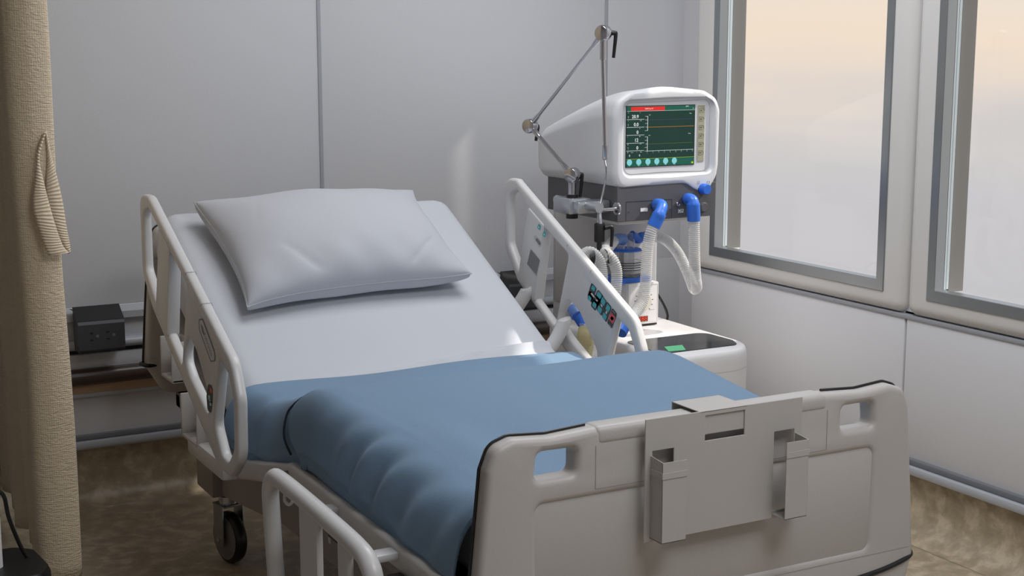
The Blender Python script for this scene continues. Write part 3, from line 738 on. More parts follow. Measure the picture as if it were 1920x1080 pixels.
# casters
def caster(x,y,ang):
    R=.077
    ax=Vector((-math.cos(ang),-math.sin(ang),0)); f=Vector((-math.sin(ang),math.cos(ang),0)); c=Vector((x,y,R))
    fk=MB(); M=Matrix((( -ax.x,f.x,0,x),(-ax.y,f.y,0,y),(0,0,1,0),(0,0,0,1)))
    fk.box(-.036,-.031,-.022,.03,R-.02,R+.105,.001,M=M).box(.031,.036,-.022,.03,R-.02,R+.105,.001,M=M).box(-.036,.036,-.035,.035,R+.10,R+.106,.002,M=M)
    fork=link('caster',fk,M_steel,bed,smooth=30)
    link('swivel',MB().cyl((x,y,R+.106),(x,y,R+.128),.030,28).cyl((x,y,R+.128),(x,y,R+.15),.012,16),M_chrome,fork)
    prof=[(.05,-.019),(R-.012,-.019),(R-.004,-.015),(R,-.006),(R,.006),(R-.004,.015),(R-.012,.019),(.05,.019)]
    link('tyre',MB().lathe([(R-.014,-.018)]+prof[1:-1]+[(R-.014,.018)],c,ax,48,cap=True),M_blk2,fork)
    link('wheel_disc',MB().lathe([(.0,-.0215),(.03,-.022),(.05,-.0215),(.056,-.019),(R-.014,-.0195),(R-.013,.0195),(.056,.019),(.05,.0215),(.03,.022),(0,.0215)],c,ax,40,cap=False),mat('wheel grey',srgb(122,118,116),.3),fork)
    link('axle_bolt',MB().cyl(c-ax*.041,c+ax*.041,.007,12),M_chrome,fork)
caster(1.222,3.965,math.radians(12)); caster(1.98,3.965,math.radians(12)); caster(1.22,2.42,math.radians(50)); caster(1.98,2.42,math.radians(-30))
# ---- head and foot boards
def bord(y,sgn,name,front):
    L_=[(1.083,.455),(1.095,.60),(1.113,.775),(1.128,.815),(1.165,.827),(1.24,.821),(1.325,.826),(1.60,.826)]
    R_=[(3.2-a,b) for a,b in L_[:-1]][::-1]
    top=rounded(L_+R_,[.0,.08,.03,.03,.03,.06,.02,0,.02,.06,.03,.03,.03,.08,0],5)
    return top
def board(yc,zoff,name,label,k=1):
    Zs=lambda z:zoff+(.455+(z-.455)*k if z>.455 else z)
    top=bord(0,0,0,0); out=[(a,Zs(b)) for a,b in top]
    zl=.27 if k==1 else .36
    low=rounded([(2.117,.455+zoff),(2.06,zl+zoff),(1.14,zl+zoff),(1.083,.455+zoff)],[0,.05,.05,0],5)
    outl=out[:-1]+low
    hl=rounded([(1.207,.745),(1.292,.746),(1.293,.796),(1.213,.797)],.012); hr=[(3.2-a,b) for a,b in hl][::-1]
    rec=rounded([(1.213,.49),(1.987,.49),(1.99,.70),(1.21,.70)],.015)
    hs=[[(a,Zs(b)) for a,b in h] for h in (hl,hr,rec)]
    f=link(name,plate(outl,hs,.050,.013,XZ(yc),4),M_plas2,bed,smooth=50); f['label']=label
    link('recessed_panel',MB().box(1.205,1.995,yc-.0205,yc+.0205,.485+zoff,Zs(.705),.002),M_plas2,f)
    # inset joint lines of the centre cap
    cp=MB()
    cp.box(1.331,1.868,yc-.0268,yc+.0268,Zs(.793),Zs(.827)+.0015,.012,4)
    link('top_cap',cp,M_plas2,f)
    jl=MB(); ys=yc-.0252
    for xx in (1.331,1.868): jl.box(xx-.0007,xx+.0007,ys-.0006,ys+.001,Zs(.715),Zs(.795))
    jl.box(1.331,1.868,ys-.0003,ys+.001,Zs(.7142),Zs(.7156))
    jl.box(1.10,2.10,ys-.0003,ys+.001,.4745+zoff,.4755+zoff)
    link('joint',jl,mat('board joint line',srgb(165,160,156),.6),f)
    # black edge strip along both shoulders
    bs=MB()
    Lp=[(x,Zs(z)) for x,z in out_path(top)]
    for mir in (0,1):
        pts=[((3.2-x) if mir else x,z) for x,z in Lp]
        bs.tube([(x,yc+.006,z) for x,z in pts],.0030,8)
    link('edge_strip',bs,M_blk,f)
    bb=MB().tube(spline([(1.12,yc-.018,.452+zoff),(1.085,yc-.024,.455+zoff),(1.073,yc,.457+zoff),(1.08,yc+.02,.455+zoff)],16),.006,10)
    bb.tube(spline([(1.9,yc-.026,.425+zoff),(2.03,yc-.026,.437+zoff),(2.105,yc-.022,.452+zoff),(2.123,yc,.457+zoff),(2.118,yc+.02,.455+zoff)],24),.0055,10)
    link('bumper',bb,M_blk,f)
    return f
def out_path(top):
    # left shoulder from low on the side up and over to the centre cap
    pts=[p for p in top if p[0]<=1.327]
    q=[(1.083-.001,.455)]+[p for p in pts if p[1]>.46]
    q=[(a-.0025 if b<.80 else a,b+(.002 if b>.8 else 0)) for a,b in q]
    return [ (a,b) for a,b in q]
fb=board(2.145,0,'footboard','pale grey moulded footboard with two hand holes and black edge strip')
hb=board(4.33,.085,'headboard','pale grey moulded headboard behind the raised mattress',1.16)
# footboard mounting posts
link('board_post',MB().box(1.25,1.29,2.17,2.21,.40,.56,.004).box(1.91,1.95,2.17,2.21,.40,.56,.004),M_und,bed)
link('board_post',MB().box(1.25,1.29,4.2,4.31,.43,.47,.004).box(1.91,1.95,4.2,4.31,.43,.47,.004),M_und,bed)
# ---- lowered foot-end side rails
def foot_rail(xc,x_in,label):
    P=[(2.912,.02),(2.905,.10),(2.88,.30),(2.872,.36),(2.885,.50),(2.893,.553),(2.87,.585),(2.83,.592),(2.70,.590),(2.50,.582),(2.40,.575),(2.352,.562),(2.335,.52),(2.36,.36),(2.36,.14)]
    P=[(2.845,.16),(2.872,.36),(2.89,.50),(2.893,.553),(2.87,.585),(2.83,.592),(2.70,.590),(2.50,.582),(2.40,.575),(2.352,.562),(2.325,.52),(2.31,.36),(2.31,.16),(2.35,.12),(2.6,.11),(2.8,.115),(2.845,.16)]
    tb=link('foot_side_rail',MB().tube(spline([(xc,a,b) for a,b in P],110),.019,16),M_plas,bed); tb['label']=label
    link('rail_slat',MB().box(xc-.008,xc+.008,2.60,2.70,.12,.575,.005),M_plas,tb)
    link('rail_slat',MB().box(xc-.008,xc+.008,2.44,2.49,.12,.57,.005),M_plas,tb)
    s=1 if x_in>xc else -1
    for yy in (2.735,2.43):
        a,b=sorted((xc+s*.012,x_in)); link('rail_arm',MB().box(a,b,yy-.02,yy+.02,.532,.548,.005),M_plas,tb)
        link('latch',MB().box(min(x_in-.03*s,x_in),max(x_in-.03*s,x_in),yy-.10,yy-.02,.49,.51,.004),M_blk,tb)
    g=MB().tube(spline([(xc-.004,2.79,.572),(xc-.006,2.785,.558),(xc,2.775,.552),(xc+.004,2.765,.562)],12),.0035,8); link('hook',g,M_plas,tb)
foot_rail(.985,1.075,'lowered foot-end side rail on the left, pale tube with slats')
foot_rail(2.215,2.125,'lowered foot-end side rail on the right')
# ------------------------------------------------------------------ chart holder on the footboard
ch=thing('chart_holder','grey sheet-metal chart holder with two pockets hung over the footboard','chart holder',(1.6,2.11,.604))
pl=plate([(1.424,.603),(1.787,.603),(1.787,.836),(1.424,.836)],[[(1.557,.779),(1.648,.779),(1.648,.827),(1.557,.827)],[(1.440,.62),(1.487,.62),(1.487,.775),(1.440,.775)],[(1.720,.618),(1.768,.618),(1.768,.775),(1.720,.775)]],.003,.0008,XZ(2.101),1)
M_ch=mat('chart holder grey paint',srgb(186,182,178),.5,bump=(260,.1,.001))
link('back_plate',pl,M_ch,ch,smooth=20)
def pocket(x0,x1,left,right,nm):
    mb=MB(); y0,y1=2.060,2.0995; z0,z1=.611,.763; t=.0018
    mb.box(x0,x1,y0,y0+t,z0,z1,.0004)
    if left: mb.add([(x0,y0,z0),(x0,y1,z0+.0),(x0,y1,z1+.004),(x0,y0,z1),(x0+t,y0,z0),(x0+t,y1,z0),(x0+t,y1,z1+.004),(x0+t,y0,z1)],[(0,1,2,3),(7,6,5,4),(0,4,5,1),(3,2,6,7)])
    if right: mb.add([(x1,y0,z0),(x1,y1,z0+.0),(x1,y1,z1+.004),(x1,y0,z1),(x1-t,y0,z0),(x1-t,y1,z0),(x1-t,y1,z1+.004),(x1-t,y0,z1)],[(3,2,1,0),(4,5,6,7),(0,4,5,1),(3,2,6,7)])
    mb.box(x0,x1,y0,y1,z0,z0+t,.0004)
    # raised band
    mb.box(x0-.001,x1+.001,y0-.0012,y0,.732,.744,.0005)
    if left: mb.box(x0-.0014,x0,y0-.001,y1,.732,.744,.0005)
    if right: mb.box(x1,x1+.0014,y0-.001,y1,.732,.744,.0005)
    link('pocket',mb,M_ch,ch,smooth=20)
pocket(1.436,1.489,1,0,'p'); pocket(1.719,1.772,0,1,'p')
# hook over the board
mb=MB(); mb.box(1.545,1.655,2.0995,2.192,.8335,.8355,.0006).box(1.545,1.655,2.190,2.192,.79,.8355,.0006).box(1.55,1.655,2.1025,2.106,.79,.834,.001)
link('hanging_hook',mb,M_ch,ch,smooth=20)
# ------------------------------------------------------------------ ventilator
ven=thing('ventilator','white ventilator with green screen and dark grey base, standing beside the window','ventilator',(2.64,4.0,.935))
OV=rounded([(2.452,1.072),(2.466,1.060),(2.715,1.064),(2.765,1.036),(2.812,1.036),(2.842,1.085),(2.848,1.12),(2.850,1.30),(2.835,1.338),(2.79,1.362),(2.64,1.377),(2.50,1.362),(2.450,1.335),(2.438,1.29),(2.441,1.10)],[.015,.02,.05,.03,.03,.03,.05,.05,.04,.05,.3,.05,.04,.05,.05],5)
def polar(poly,c,N=144):
    out=[]; n=len(poly)
    for k in range(N):
        a=2*PI*k/N; d=(math.cos(a),math.sin(a)); best=None
        for i in range(n):
            p=poly[i]; q=poly[(i+1)%n]; ex,ey=q[0]-p[0],q[1]-p[1]; den=d[0]*ey-d[1]*ex
            if abs(den)<1e-12: continue
            t=((p[0]-c[0])*ey-(p[1]-c[1])*ex)/den; s=((p[0]-c[0])*d[1]-(p[1]-c[1])*d[0])/den
            if t>0 and -1e-6<=s<=1+1e-6 and (best is None or t>best): best=t
        out.append((c[0]+d[0]*best,c[1]+d[1]*best))
    return out
C0=(2.645,1.215)
po=polar(OV,C0); A_=polar(rounded([(2.478,1.098),(2.818,1.098),(2.818,1.338),(2.478,1.332)],.028,6),C0)
def ins(P,d):
    return [(C0[0]+(x-C0[0])*(1-d/max(.05,math.hypot(x-C0[0],z-C0[1]))),C0[1]+(z-C0[1])*(1-d/max(.05,math.hypot(x-C0[0],z-C0[1])))) for x,z in P]
rings=[]
def R3(P,y): return [(x,y,z) for x,z in P]
NB=22
for i in range(NB,-1,-1):
    s=i/NB; y=3.835+(4.285-3.835)*s; f=1-.44*s**1.35; end=0
    P=[]
    for x,z in po:
        zz=1.063+(z-1.063)*f if z>1.063 else 1.063-(1.063-z)*max(0,1-s/.12)
        zz+=.018*max(0,(s-.1))*0
        P.append((x,zz))
    if i==NB: P=[(2.645+(x-2.645)*.93,1.15+(z-1.15)*.85) for x,z in P]
    if i==NB-1: P=[(2.645+(x-2.645)*.985,1.15+(z-1.15)*.965) for x,z in P]
    if i==NB: y+=.012
    rings.append(R3(P,y))
rings+= [R3(po,3.812),R3(ins(po,.003),3.803),R3(ins(po,.010),3.797),R3(ins(po,.018),3.7955),R3(ins(A_,-.009),3.7965),R3(ins(A_,-.006),3.799),R3(ins(A_,-.003),3.805),R3(A_,3.8075),R3(ins(A_,.004),3.8075),R3(ins(A_,.0045),3.8105),R3(ins(A_,.008),3.8105),R3(ins(A_,.0085),3.8075)]
shell=link('shell',MB().loft(rings),M_vent,ven,smooth=32)
# screen
sx0,sx1,sz0,sz1=2.491,2.751,1.127,1.316; SY=3.8055
scr=MB(); scr.box(sx0-.002,sx1+.002,SY,SY+.003,sz0-.002,sz1+.002,mi=0)
def su(u): return sx0+(sx1-sx0)*u
def sv(v): return sz1-(sz1-sz0)*v
def rect(u0,u1,v0,v1,mi,k=1): scr.quad((su(u0),SY-.0004*k,sv(v1)),(su(u1),SY-.0004*k,sv(v1)),(su(u1),SY-.0004*k,sv(v0)),(su(u0),SY-.0004*k,sv(v0)),mi)
rect(0,1,0,1,1); rect(0,1,0,.075,2,2); rect(.06,.55,.008,.072,3,3); rect(0,1,.873,1,2,2); rect(0,1,.076,.080,4,3); rect(0,1,.871,.875,8,3)
for v in (.215,.345,.475,.607,.735): rect(0,.255,v-.003,v+.002,4,2)
X1=Vector((1,0,0)); Z1=Vector((0,0,1))
def st(s,u,v,h,mi=4,al='LEFT',bold=0): text(scr,s,(su(u),SY-.0014,sv(v)),X1,Z1,h,mi,al,bold)
st('PAW low !!!',.32,.042,.0042,4,'CENTER',.01)
for s,u,v in (('20.9',.17,.17),('0.0',.17,.30),('0',.17,.43),('12',.17,.56),('0',.17,.69)): st(s,u,v,.0105,4,'RIGHT',.012)
st('0',.045,.815,.007,4,'CENTER'); st('0',.19,.815,.007,4,'CENTER')
st('IPPV',.885,.018,.0045,4,'CENTER'); st('Vol',.975,.052,.003,4,'CENTER'); st('Paw',.935,.135,.0034,4,'CENTER'); st('Flow',.925,.475,.0034,4,'CENTER')
for u,v,s in ((.19,.105,'%'),(.20,.235,'cmH'),(.19,.365,'ml'),(.19,.495,'bpm'),(.20,.622,'cmH'),(.02,.105,'O'),(.02,.24,'P'),(.01,.50,'f'),(.02,.63,'PE'),(.02,.76,'PIP'),(.08,.76,'Pmean'),(.15,.76,'I:'),(.21,.757,'Pplat'),(.02,.165,'25'),(.02,.185,'15'),(.02,.295,'30'),(.02,.315,'4'),(.02,.68,'10'),(.025,.70,'3'),(.33,.145,'cmH'),(.33,.485,'l/min')): st(s,u,v,.0026,4,'CENTER')
rect(.300,.306,.165,.405,4,2); rect(.300,.306,.505,.748,4,2); rect(.300,.99,.744,.749,4,2)
for k in range(5): rect(.285,.303,.165+k*.0595,.170+k*.0595,4,2); rect(.285,.303,.505+k*.0595,.510+k*.0595,4,2)
for k in range(5):
    st(str(60-20*k),.278,.167+k*.0595,.0024,4,'RIGHT'); st(str(60-30*k),.278,.508+k*.0595,.0024,4,'RIGHT')
for k in range(9): rect(.301+k*.084,.304+k*.084,.747,.762,4,2); st(str(2*k),.303+k*.084,.775,.0024,4,'CENTER')
rect(.31,.97,.226,.231,7,2); rect(.31,.99,.346,.352,6,2); rect(.31,.98,.627,.631,9,2)
for k,u in enumerate((.045,.18,.315,.445,.575,.705)):
    c=Vector((su(u),SY-.0012,sv(.925))); scr.add([c+Vector((.0098*math.cos(a),0,.0098*math.sin(a))) for a in [q*PI/14 for q in range(28)]],[tuple(range(28))],5)
    st(('Vt','Freq','Tinsp','Tip','PEEP','PSupp')[k],u,.985,.0026,4,'CENTER')
rect(.962,.99,.955,.985,8,3)
link('screen',scr,[M_dark,S_bg,S_hd,S_red,S_wh,S_cy,S_or,S_pu,S_ye,S_gy],ven,smooth=0)
kp=MB(); kp.box(2.765,2.791,SY-.0002,SY+.002,1.135,1.315,.0006)
for k in range(6):
    z=1.299-k*.0272; c=Vector((2.778,SY-.0006,z))
    ring=[(2.770,z+.007),(2.784,z+.0065),(2.789,z),(2.784,z-.0065),(2.770,z-.007)]
    for a,b in zip(ring,ring[1:]+ring[:1]): kp.tube([(a[0],SY-.0006,a[1]),(b[0],SY-.0006,b[1])],.0004,4,mi=1)
    kp.box(2.7735,2.781,SY-.0008,SY,z-.0025,z+.0022,.0004,mi=1)
link('membrane_keys',kp,[M_key,M_keyl],ven,smooth=0)
# knob
kc=aY(1320,353,3.79)
link('knob_recess',MB().cyl(kc+Vector((0,.006,.004)),kc+Vector((0,.02,.004)),.020,28),M_dark,ven)
kb=link('knob',MB().lathe([(.0175,0),(.0175,.024),(.015,.028),(0.0,.028)],kc+Vector((0,.008,-.002)),(0,-1,0),28),M_blue,ven)
for xx,w in ((1310,.004),(1328,.006)):
    g=MB()
    q=aY(xx,342,3.7948); 
    for a,b,c,d in ((-w,w,-.004,-.0034),(-w,w,.0034,.004),(-w,-w+.0006,-.004,.004),(w-.0006,w,-.004,.004)): g.box(q.x+a,q.x+b,q.y-.0004,q.y,q.z+c,q.z+d)
    link('knob_mark',g,M_keyl,ven,smooth=0)
# base
bs=link('base_housing',MB().box(2.456,2.838,3.8,4.236,.955,1.066,.002),M_base,ven,smooth=20)
g=MB(); yb=3.7994
P=[aY(1174,381,3.8),aY(1260,372,3.8),aY(1260,408,3.8)]
xa,xb=aY(1174,380,3.8).x,aY(1260,374,3.8).x; za,zb=.956,1.018
for (a,b,c,d) in ((xa,xb,zb-.0008,zb),(xa-.0004,xa+.0004,za,zb),(xb-.0004,xb+.0004,za,zb)): g.box(a,b,yb-.0002,yb+.001,c,d,mi=0)
q0=aY(1200.5,397,3.8); q1=aY(1214,389.5,3.8); g.box(q0.x,q1.x,yb-.0008,yb,q0.z,q1.z,mi=1)
q0=aY(1271,399,3.8); q1=aY(1282,391.5,3.8); g.box(q0.x,q1.x,yb-.0008,yb,q0.z,q1.z,mi=1)
text(g,'ON',((q0.x+q1.x)/2,yb-.0012,(q0.z+q1.z)/2),X1,Z1,.011,2,'CENTER',.01)
for px,py in ((1178.5,397),(1256,392)): c=aY(px,py,3.8); g.cyl((c.x,yb-.002,c.z),(c.x,yb+.001,c.z),.0018,10,mi=3)
link('panel_marks',g,[M_based,M_whitel,M_base,M_chrome],bs,smooth=20)
c=aY(1270,382,3.8); link('port',MB().lathe([(.007,0),(.007,.006),(.004,.008),(0,.008)],(c.x,3.8,c.z),(0,-1,0),16),M_chrome,bs)
c=aY(1317,388,3.8); link('dial',MB().lathe([(.016,0),(.016,.010),(.013,.014),(0,.014)],(c.x,3.8,c.z),(0,-1,0),24),M_base,bs)
c=Vector((2.838,3.9,1.02)); link('side_knob',MB().lathe([(.012,0),(.012,.012),(0,.014)],(2.838,3.93,1.03),(1,0,0),16),M_chrome,bs)
link('tray',MB().box(2.50,2.80,3.86,4.2,.937,.956,.003),M_white,ven)
# cart: column and cabinet
cart=thing('ventilator_cabinet','low white rounded cabinet with glossy black top panel and green display','cabinet',(2.62,3.84,0))
CB=rounded([(2.432,3.47),(2.79,3.47),(2.80,4.20),(2.432,4.20)],[.07,.13,.03,.03],8)
def crings(zs): return [[(2.616+(x-2.616)*(1-i*2.7),3.835+(y-3.835)*(1-i*1.4),z) for x,y in CB] for z,i in zs]
link('body',MB().loft(crings([(.10,.0),(.515,.0)])),M_white,cart,smooth=40)
link('lid',MB().loft(crings([(.517,.0),(.55,.0),(.566,.003),(.576,.010),(.58,.022)])),M_white,cart,smooth=60)
link('lid_seam',MB().loft(crings([(.5145,.002),(.5175,.002)])),M_lgrey,cart)
PP=[aZ(*p,.5815) for p in ((1167,652),(1178,641),(1325,627),(1351,648),(1285,667),(1160,682))]
pn=rounded([(p.x,p.y) for p in PP],[.02,.02,.04,.03,.02,.02],6)
pn=rounded([(2.452,3.745),(2.452,3.535),(2.74,3.535),(2.768,3.60),(2.762,3.745)],[.03,.02,.03,.04,.04],6)
link('control_panel',MB().loft([[(x,y,.578) for x,y in pn],[(x,y,.5822) for x,y in pn]]),M_gloss,cart,smooth=20)
q=[aZ(*p,.583) for p in ((1245,650),(1279,646.5),(1286,656),(1254,659))]
link('display',MB().quad(*[Vector((p.x,p.y,.583)) for p in q]),M_gscr,cart,smooth=0)
link('column',MB().box(2.60,2.80,4.07,4.45,.582,.937,.012,3).box(2.60,2.80,4.205,4.45,.06,.60,.012),mat('column grey white',srgb(200,200,202),.4),cart)
link('column_plate',MB().box(2.596,2.60,4.10,4.42,.60,.915,.0015),M_plas,cart)
for x_,y_ in ((2.50,3.58),(2.73,3.58),(2.50,4.12),(2.73,4.12)):
    c=Vector((x_,y_,.045)); w=link('caster',MB().lathe([(.03,-.012),(.045,-.010),(.045,.010),(.03,.012)],c,(1,0,0),24).box(x_-.02,x_+.02,y_-.02,y_+.02,.085,.105,.003).box(x_+.013,x_+.018,y_-.012,y_+.012,.04,.09),M_blk2,cart)
# power cord
o=link('power_cord',MB().tube(spline([(2.690,4.0,.70),(2.72,4.02,.703),(2.755,4.03,.685),(2.785,4.02,.64),(2.80,4.01,.60),(2.812,4.03,.56),(2.822,4.1,.40),(2.83,4.2,.15),(2.83,4.3,.02)],60),.0045,10),M_blk,loc=(2.83,4.3,0)); tag(o,'black power cord looping down from the humidifier to the floor','cord')
# ------------------------------------------------------------------ humidifier
hu=thing('humidifier','small white humidifier box with dial, blue base plate and clear water chamber','humidifier',(2.64,3.99,.5815))
hx0,hx1=2.590,2.709; hy0,hy1=3.93,4.055; hz0,hz1=.588,.727
link('body',MB().box(hx0,hx1,hy0,hy1,hz0,hz1,.003),M_white,hu)
link('foot_plate',MB().box(hx0+.004,hx1-.002,hy0+.004,hy1,.5818,.589,.001),M_blk,hu)
g=MB()
for (a,b,c,d) in ((hx0+.004,hx1-.004,hz1-.008,hz1-.0072),(hx0+.004,hx1-.004,hz0+.005,hz0+.0058),(hx0+.004,hx0+.0048,hz0+.005,hz1-.008),(hx1-.0048,hx1-.004,hz0+.005,hz1-.008)): g.box(a,b,hy0-.0006,hy0+.0005,c,d)
for (a,b,c,d) in ((hy0+.02,hy1-.02,hz1-.03,hz1-.029),(hy0+.02,hy0+.021,hz0+.02,hz1-.03),(hy1-.021,hy1-.02,hz0+.02,hz1-.03)): g.box(hx0-.0004,hx0+.001,a,b,c,d)
link('trim_line',g,M_lgrey,hu,smooth=0)
dc=aY(1207,565,3.93); 
link('dial',MB().lathe([(.028,0),(.028,.006),(.025,.010),(0,.011)],(dc.x,hy0,dc.z),(0,-1,0),36),M_cream,hu)
g=MB()
for k in range(11):
    a=math.radians(-50+k*28); d=Vector((math.cos(a),0,math.sin(a))); n=Vector((-d.z,0,d.x)); c=Vector((dc.x,hy0-.0008,dc.z))
    g.quad(c+d*.032-n*.001,c+d*.038-n*.001,c+d*.038+n*.001,c+d*.032+n*.001)
t0=aY(1217,581,3.93); text(g,'TEMPERATURE',(t0.x,hy0-.0008,t0.z),X1,Z1,.0022,0)
link('dial_ticks',g,M_blk,hu,smooth=0)
q0=aY(1195,604,3.93); q1=aY(1214.5,592,3.93); g=MB().box(q0.x,q1.x,hy0-.001,hy0+.001,q0.z,q1.z)
text(g,'388',((q0.x+q1.x)/2,hy0-.0016,(q0.z+q1.z)/2),X1,Z1,.017,1,'CENTER'); link('led_display',g,[M_led,M_ledr],hu,smooth=0)
# blue plate + chamber on top
bx0=aY(1138,525,4.0).x; cc=Vector(((aY(1155,500,4.0).x+aY(1206,500,4.0).x)/2,3.995,0))
link('heater_plate',MB().box(2.545,2.692,3.945,4.05,.7275,.745,.003),M_blue,hu)
jx=2.622; jy=3.997; jr=.0525
wc=link('water_chamber',MB().lathe([(jr*.97,0),(jr,.004),(jr,.070),(jr*.97,.073)],(jx,jy,.757),(0,0,1),40),C_jar,hu)
link('chamber_foot',MB().lathe([(jr*.98,0),(jr*1.0,.005),(jr*.96,.014)],(jx,jy,.745),(0,0,1),36),mat('chamber metal foot',srgb(120,122,126),.25,metal=.9),hu)
for z in (.768,.776,.784,.792): link('chamber_ring',MB().lathe([(jr+.0008,0),(jr+.0022,.0012),(jr+.0008,.0024)],(jx,jy,z),(0,0,1),40,cap=False),M_blk,hu)
link('chamber_core',MB().lathe([(.026,0),(.026,.06)],(jx+.004,jy+.004,.765),(0,0,1),10),mat('chamber core metal',srgb(190,192,196),.2,metal=.9),hu,smooth=0)
link('chamber_lid',MB().lathe([(jr*.99,0),(jr*1.01,.003),(jr*.9,.007),(.02,.007)],(jx,jy,.830),(0,0,1),36),M_blue,hu)
for dx in (-.022,.018):
    link('port',MB().lathe([(.0135,0),(.0135,.042),(.012,.048),(.006,.052)],(jx+dx,jy,.836),(0,0,1),20),C_jar,hu)
# ------------------------------------------------------------------ breathing hoses
def hose(name,pts,label,r=.0188,grp='clear corrugated breathing hoses'):
    P=resample(spline(pts,400),.00155); 
    mb=MB(); n=len(P)
    mb.tube(P,lambda t:r*(1-.10*(round(t*(n-1))%4 in (0,1))),14)
    o=link(name,mb,C_hose,loc=base_of(mb.v),smooth=75); tag(o,label,'hose',grp); return o
Y=3.76
def W(px,py,y): return aY(px,py,y)
# elbow 1 hose: ventilator left port down past the humidifier dial and behind the rail
e1=W(1225,424,3.725)
h1=hose('breathing_hose',[e1,W(1219,440,3.725),W(1214,468,3.73),W(1212,500,3.735),W(1210,535,3.74),W(1204,566,3.74),W(1188,590,3.73),W(1176,604,3.71)],'clear corrugated hose hanging from the left blue elbow of the ventilator past the dial')
link('blue_elbow',MB().tube(spline([Vector((W(1232,384,3.8).x,3.801,1.0)),W(1233,383,3.77),W(1241,386,3.735),W(1237,400,3.72),W(1232,411,3.722),W(1225,425,3.725)],24),lambda t:.0185+(.003 if t>.62 else 0),20),M_blue,h1)
link('blue_cuff',MB().tube([W(1177,603,3.712),W(1169,613,3.70),W(1163,624,3.69)],.021,18),M_blue,h1)
# elbow 2 hose: right port, down, U-bend, back up to the chamber
h2=hose('breathing_hose',[W(1301,412,3.745),W(1301.5,440,3.745),W(1302,480,3.75),W(1304,520,3.76),W(1306,538,3.78),W(1301,541,3.80),W(1293,520,3.83),W(1282,495,3.86),W(1268,470,3.90),W(1248,450,3.95),W(1225,443,3.99),W(1208,444,4.0)],'clear corrugated hose hanging in a U from the right blue elbow of the ventilator')
link('blue_elbow',MB().tube(spline([Vector((W(1290,374,3.8).x,3.801,W(1290,374,3.8).z)),W(1291,373,3.77),W(1299,377,3.745),W(1300,390,3.742),W(1301,413,3.745)],24),lambda t:.0185+(.003 if t>.62 else 0),20),M_blue,h2)
link('blue_cuff',MB().tube(spline([W(1213,443.5,4.0),W(1203,444,4.0),W(1196,448,4.0),Vector((jx+.018,jy,.880))],12),.0165,18),M_blue,h2)
# hose from chamber left port over the hook (outer right strand)
h3=hose('breathing_hose',[W(1150,452,3.97),W(1142,462,3.90),W(1134,472,3.80),W(1140,478,3.76),W(1150,490,3.745),W(1156,510,3.74),W(1155,540,3.735),W(1150,575,3.72),W(1146,610,3.66)],'clear corrugated hose from the water chamber over the right side of the black hanger')
link('blue_cuff',MB().tube(spline([Vector((jx-.022,jy,.880)),W(1168,450,3.99),W(1160,448,3.985),W(1150,452,3.97)],14),.0175,18),C_hoseb,h3)
h4=hose('breathing_hose',[W(1126,575,3.70),W(1128,545,3.72),W(1129,515,3.735),W(1125,492,3.745),W(1114,477,3.755),W(1103,473,3.76),W(1092,481,3.755),W(1086,495,3.75),W(1081,525,3.73),W(1077,555,3.70),W(1076,580,3.66)],'clear corrugated hose looped over the left side of the black hanger')
link('blue_cuff',MB().tube([W(1076,577,3.665),W(1083,592,3.64)],.021,18),C_hoseb,h4)
link('blue_connector',MB().tube([W(1082,590,3.642),W(1088,600,3.635),W(1092,609,3.63)],lambda t:.018-.004*t,18),M_blue,h4)
# water trap bottle + its hose (seen through the hand hole of the rail)
q=W(1099,612,3.62); wt=thing('water_trap','small clear bottle of pale yellow liquid hanging behind the right bed rail','bottle',(q.x,3.62,W(1095,655,3.62).z))
ax=(W(1095,660,3.62)-W(1101,611,3.62)).normalized()
link('jar',MB().lathe([(.018,0),(.0255,.004),(.0255,.010),(.0265,.012),(.0265,.098),(.024,.104)],W(1101,611,3.62),ax,28),C_yel,wt)
link('lid',MB().lathe([(.0262,0),(.0262,.006)],W(1101,610,3.62)+ax*(-.005),ax,24),C_jar,wt)
link('tap',MB().cyl(W(1108,609,3.61),W(1109,607,3.60),.003,8),M_dark,wt)
h5=hose('breathing_hose',[W(1107,604,3.655),W(1115,615,3.65),W(1117,635,3.64),W(1113,655,3.63),W(1108,680,3.60),W(1104,720,3.58)],'clear corrugated hose end hanging beside the yellow water bottle',.0195)
# ------------------------------------------------------------------ support arm
ar=thing('support_arm','jointed chrome support arm clamped to the left side of the ventilator base','support arm',(2.40,3.92,.96))
jl=Vector(aX(1073,328,2.36)); jm=aX(994,236,2.33); jt=aX(1131,62,2.385)
cl=aX(1075,385,2.36)
link('clamp_block',MB().box(2.325,2.402,3.872,3.975,cl.z-.024,cl.z+.024,.002).box(2.335,2.452,3.835,3.90,cl.z-.020,cl.z+.018,.004),M_alu,ar)
link('clamp_rail',MB().tube([(2.372,4.03,cl.z+.006),(2.372,3.77,cl.z+.004)],.0155,18,flat=1.0),M_alu,ar)
link('mounting_rail_end',MB().lathe([(.004,0),(.006,.05),(.006,.055),(.020,.056),(.020,.062),(0,.063)],(2.39,3.79,cl.z-.004),(1,0,0),24),M_chrome,ar)
link('collar',MB().cyl((jl.x,jl.y,cl.z+.022),(jl.x,jl.y,cl.z+.034),.019,24).cyl((jl.x,jl.y,cl.z-.042),(jl.x,jl.y,cl.z-.026),.019,24),M_blk,ar)
link('post',MB().cyl((jl.x,jl.y,cl.z+.03),(jl.x,jl.y,jl.z),.0125,20).cyl((jl.x,jl.y,cl.z-.03),(jl.x,jl.y,cl.z-.02),.0125,20),M_chrome,ar)
vd=Vector((-.86,-.5,0)).normalized()
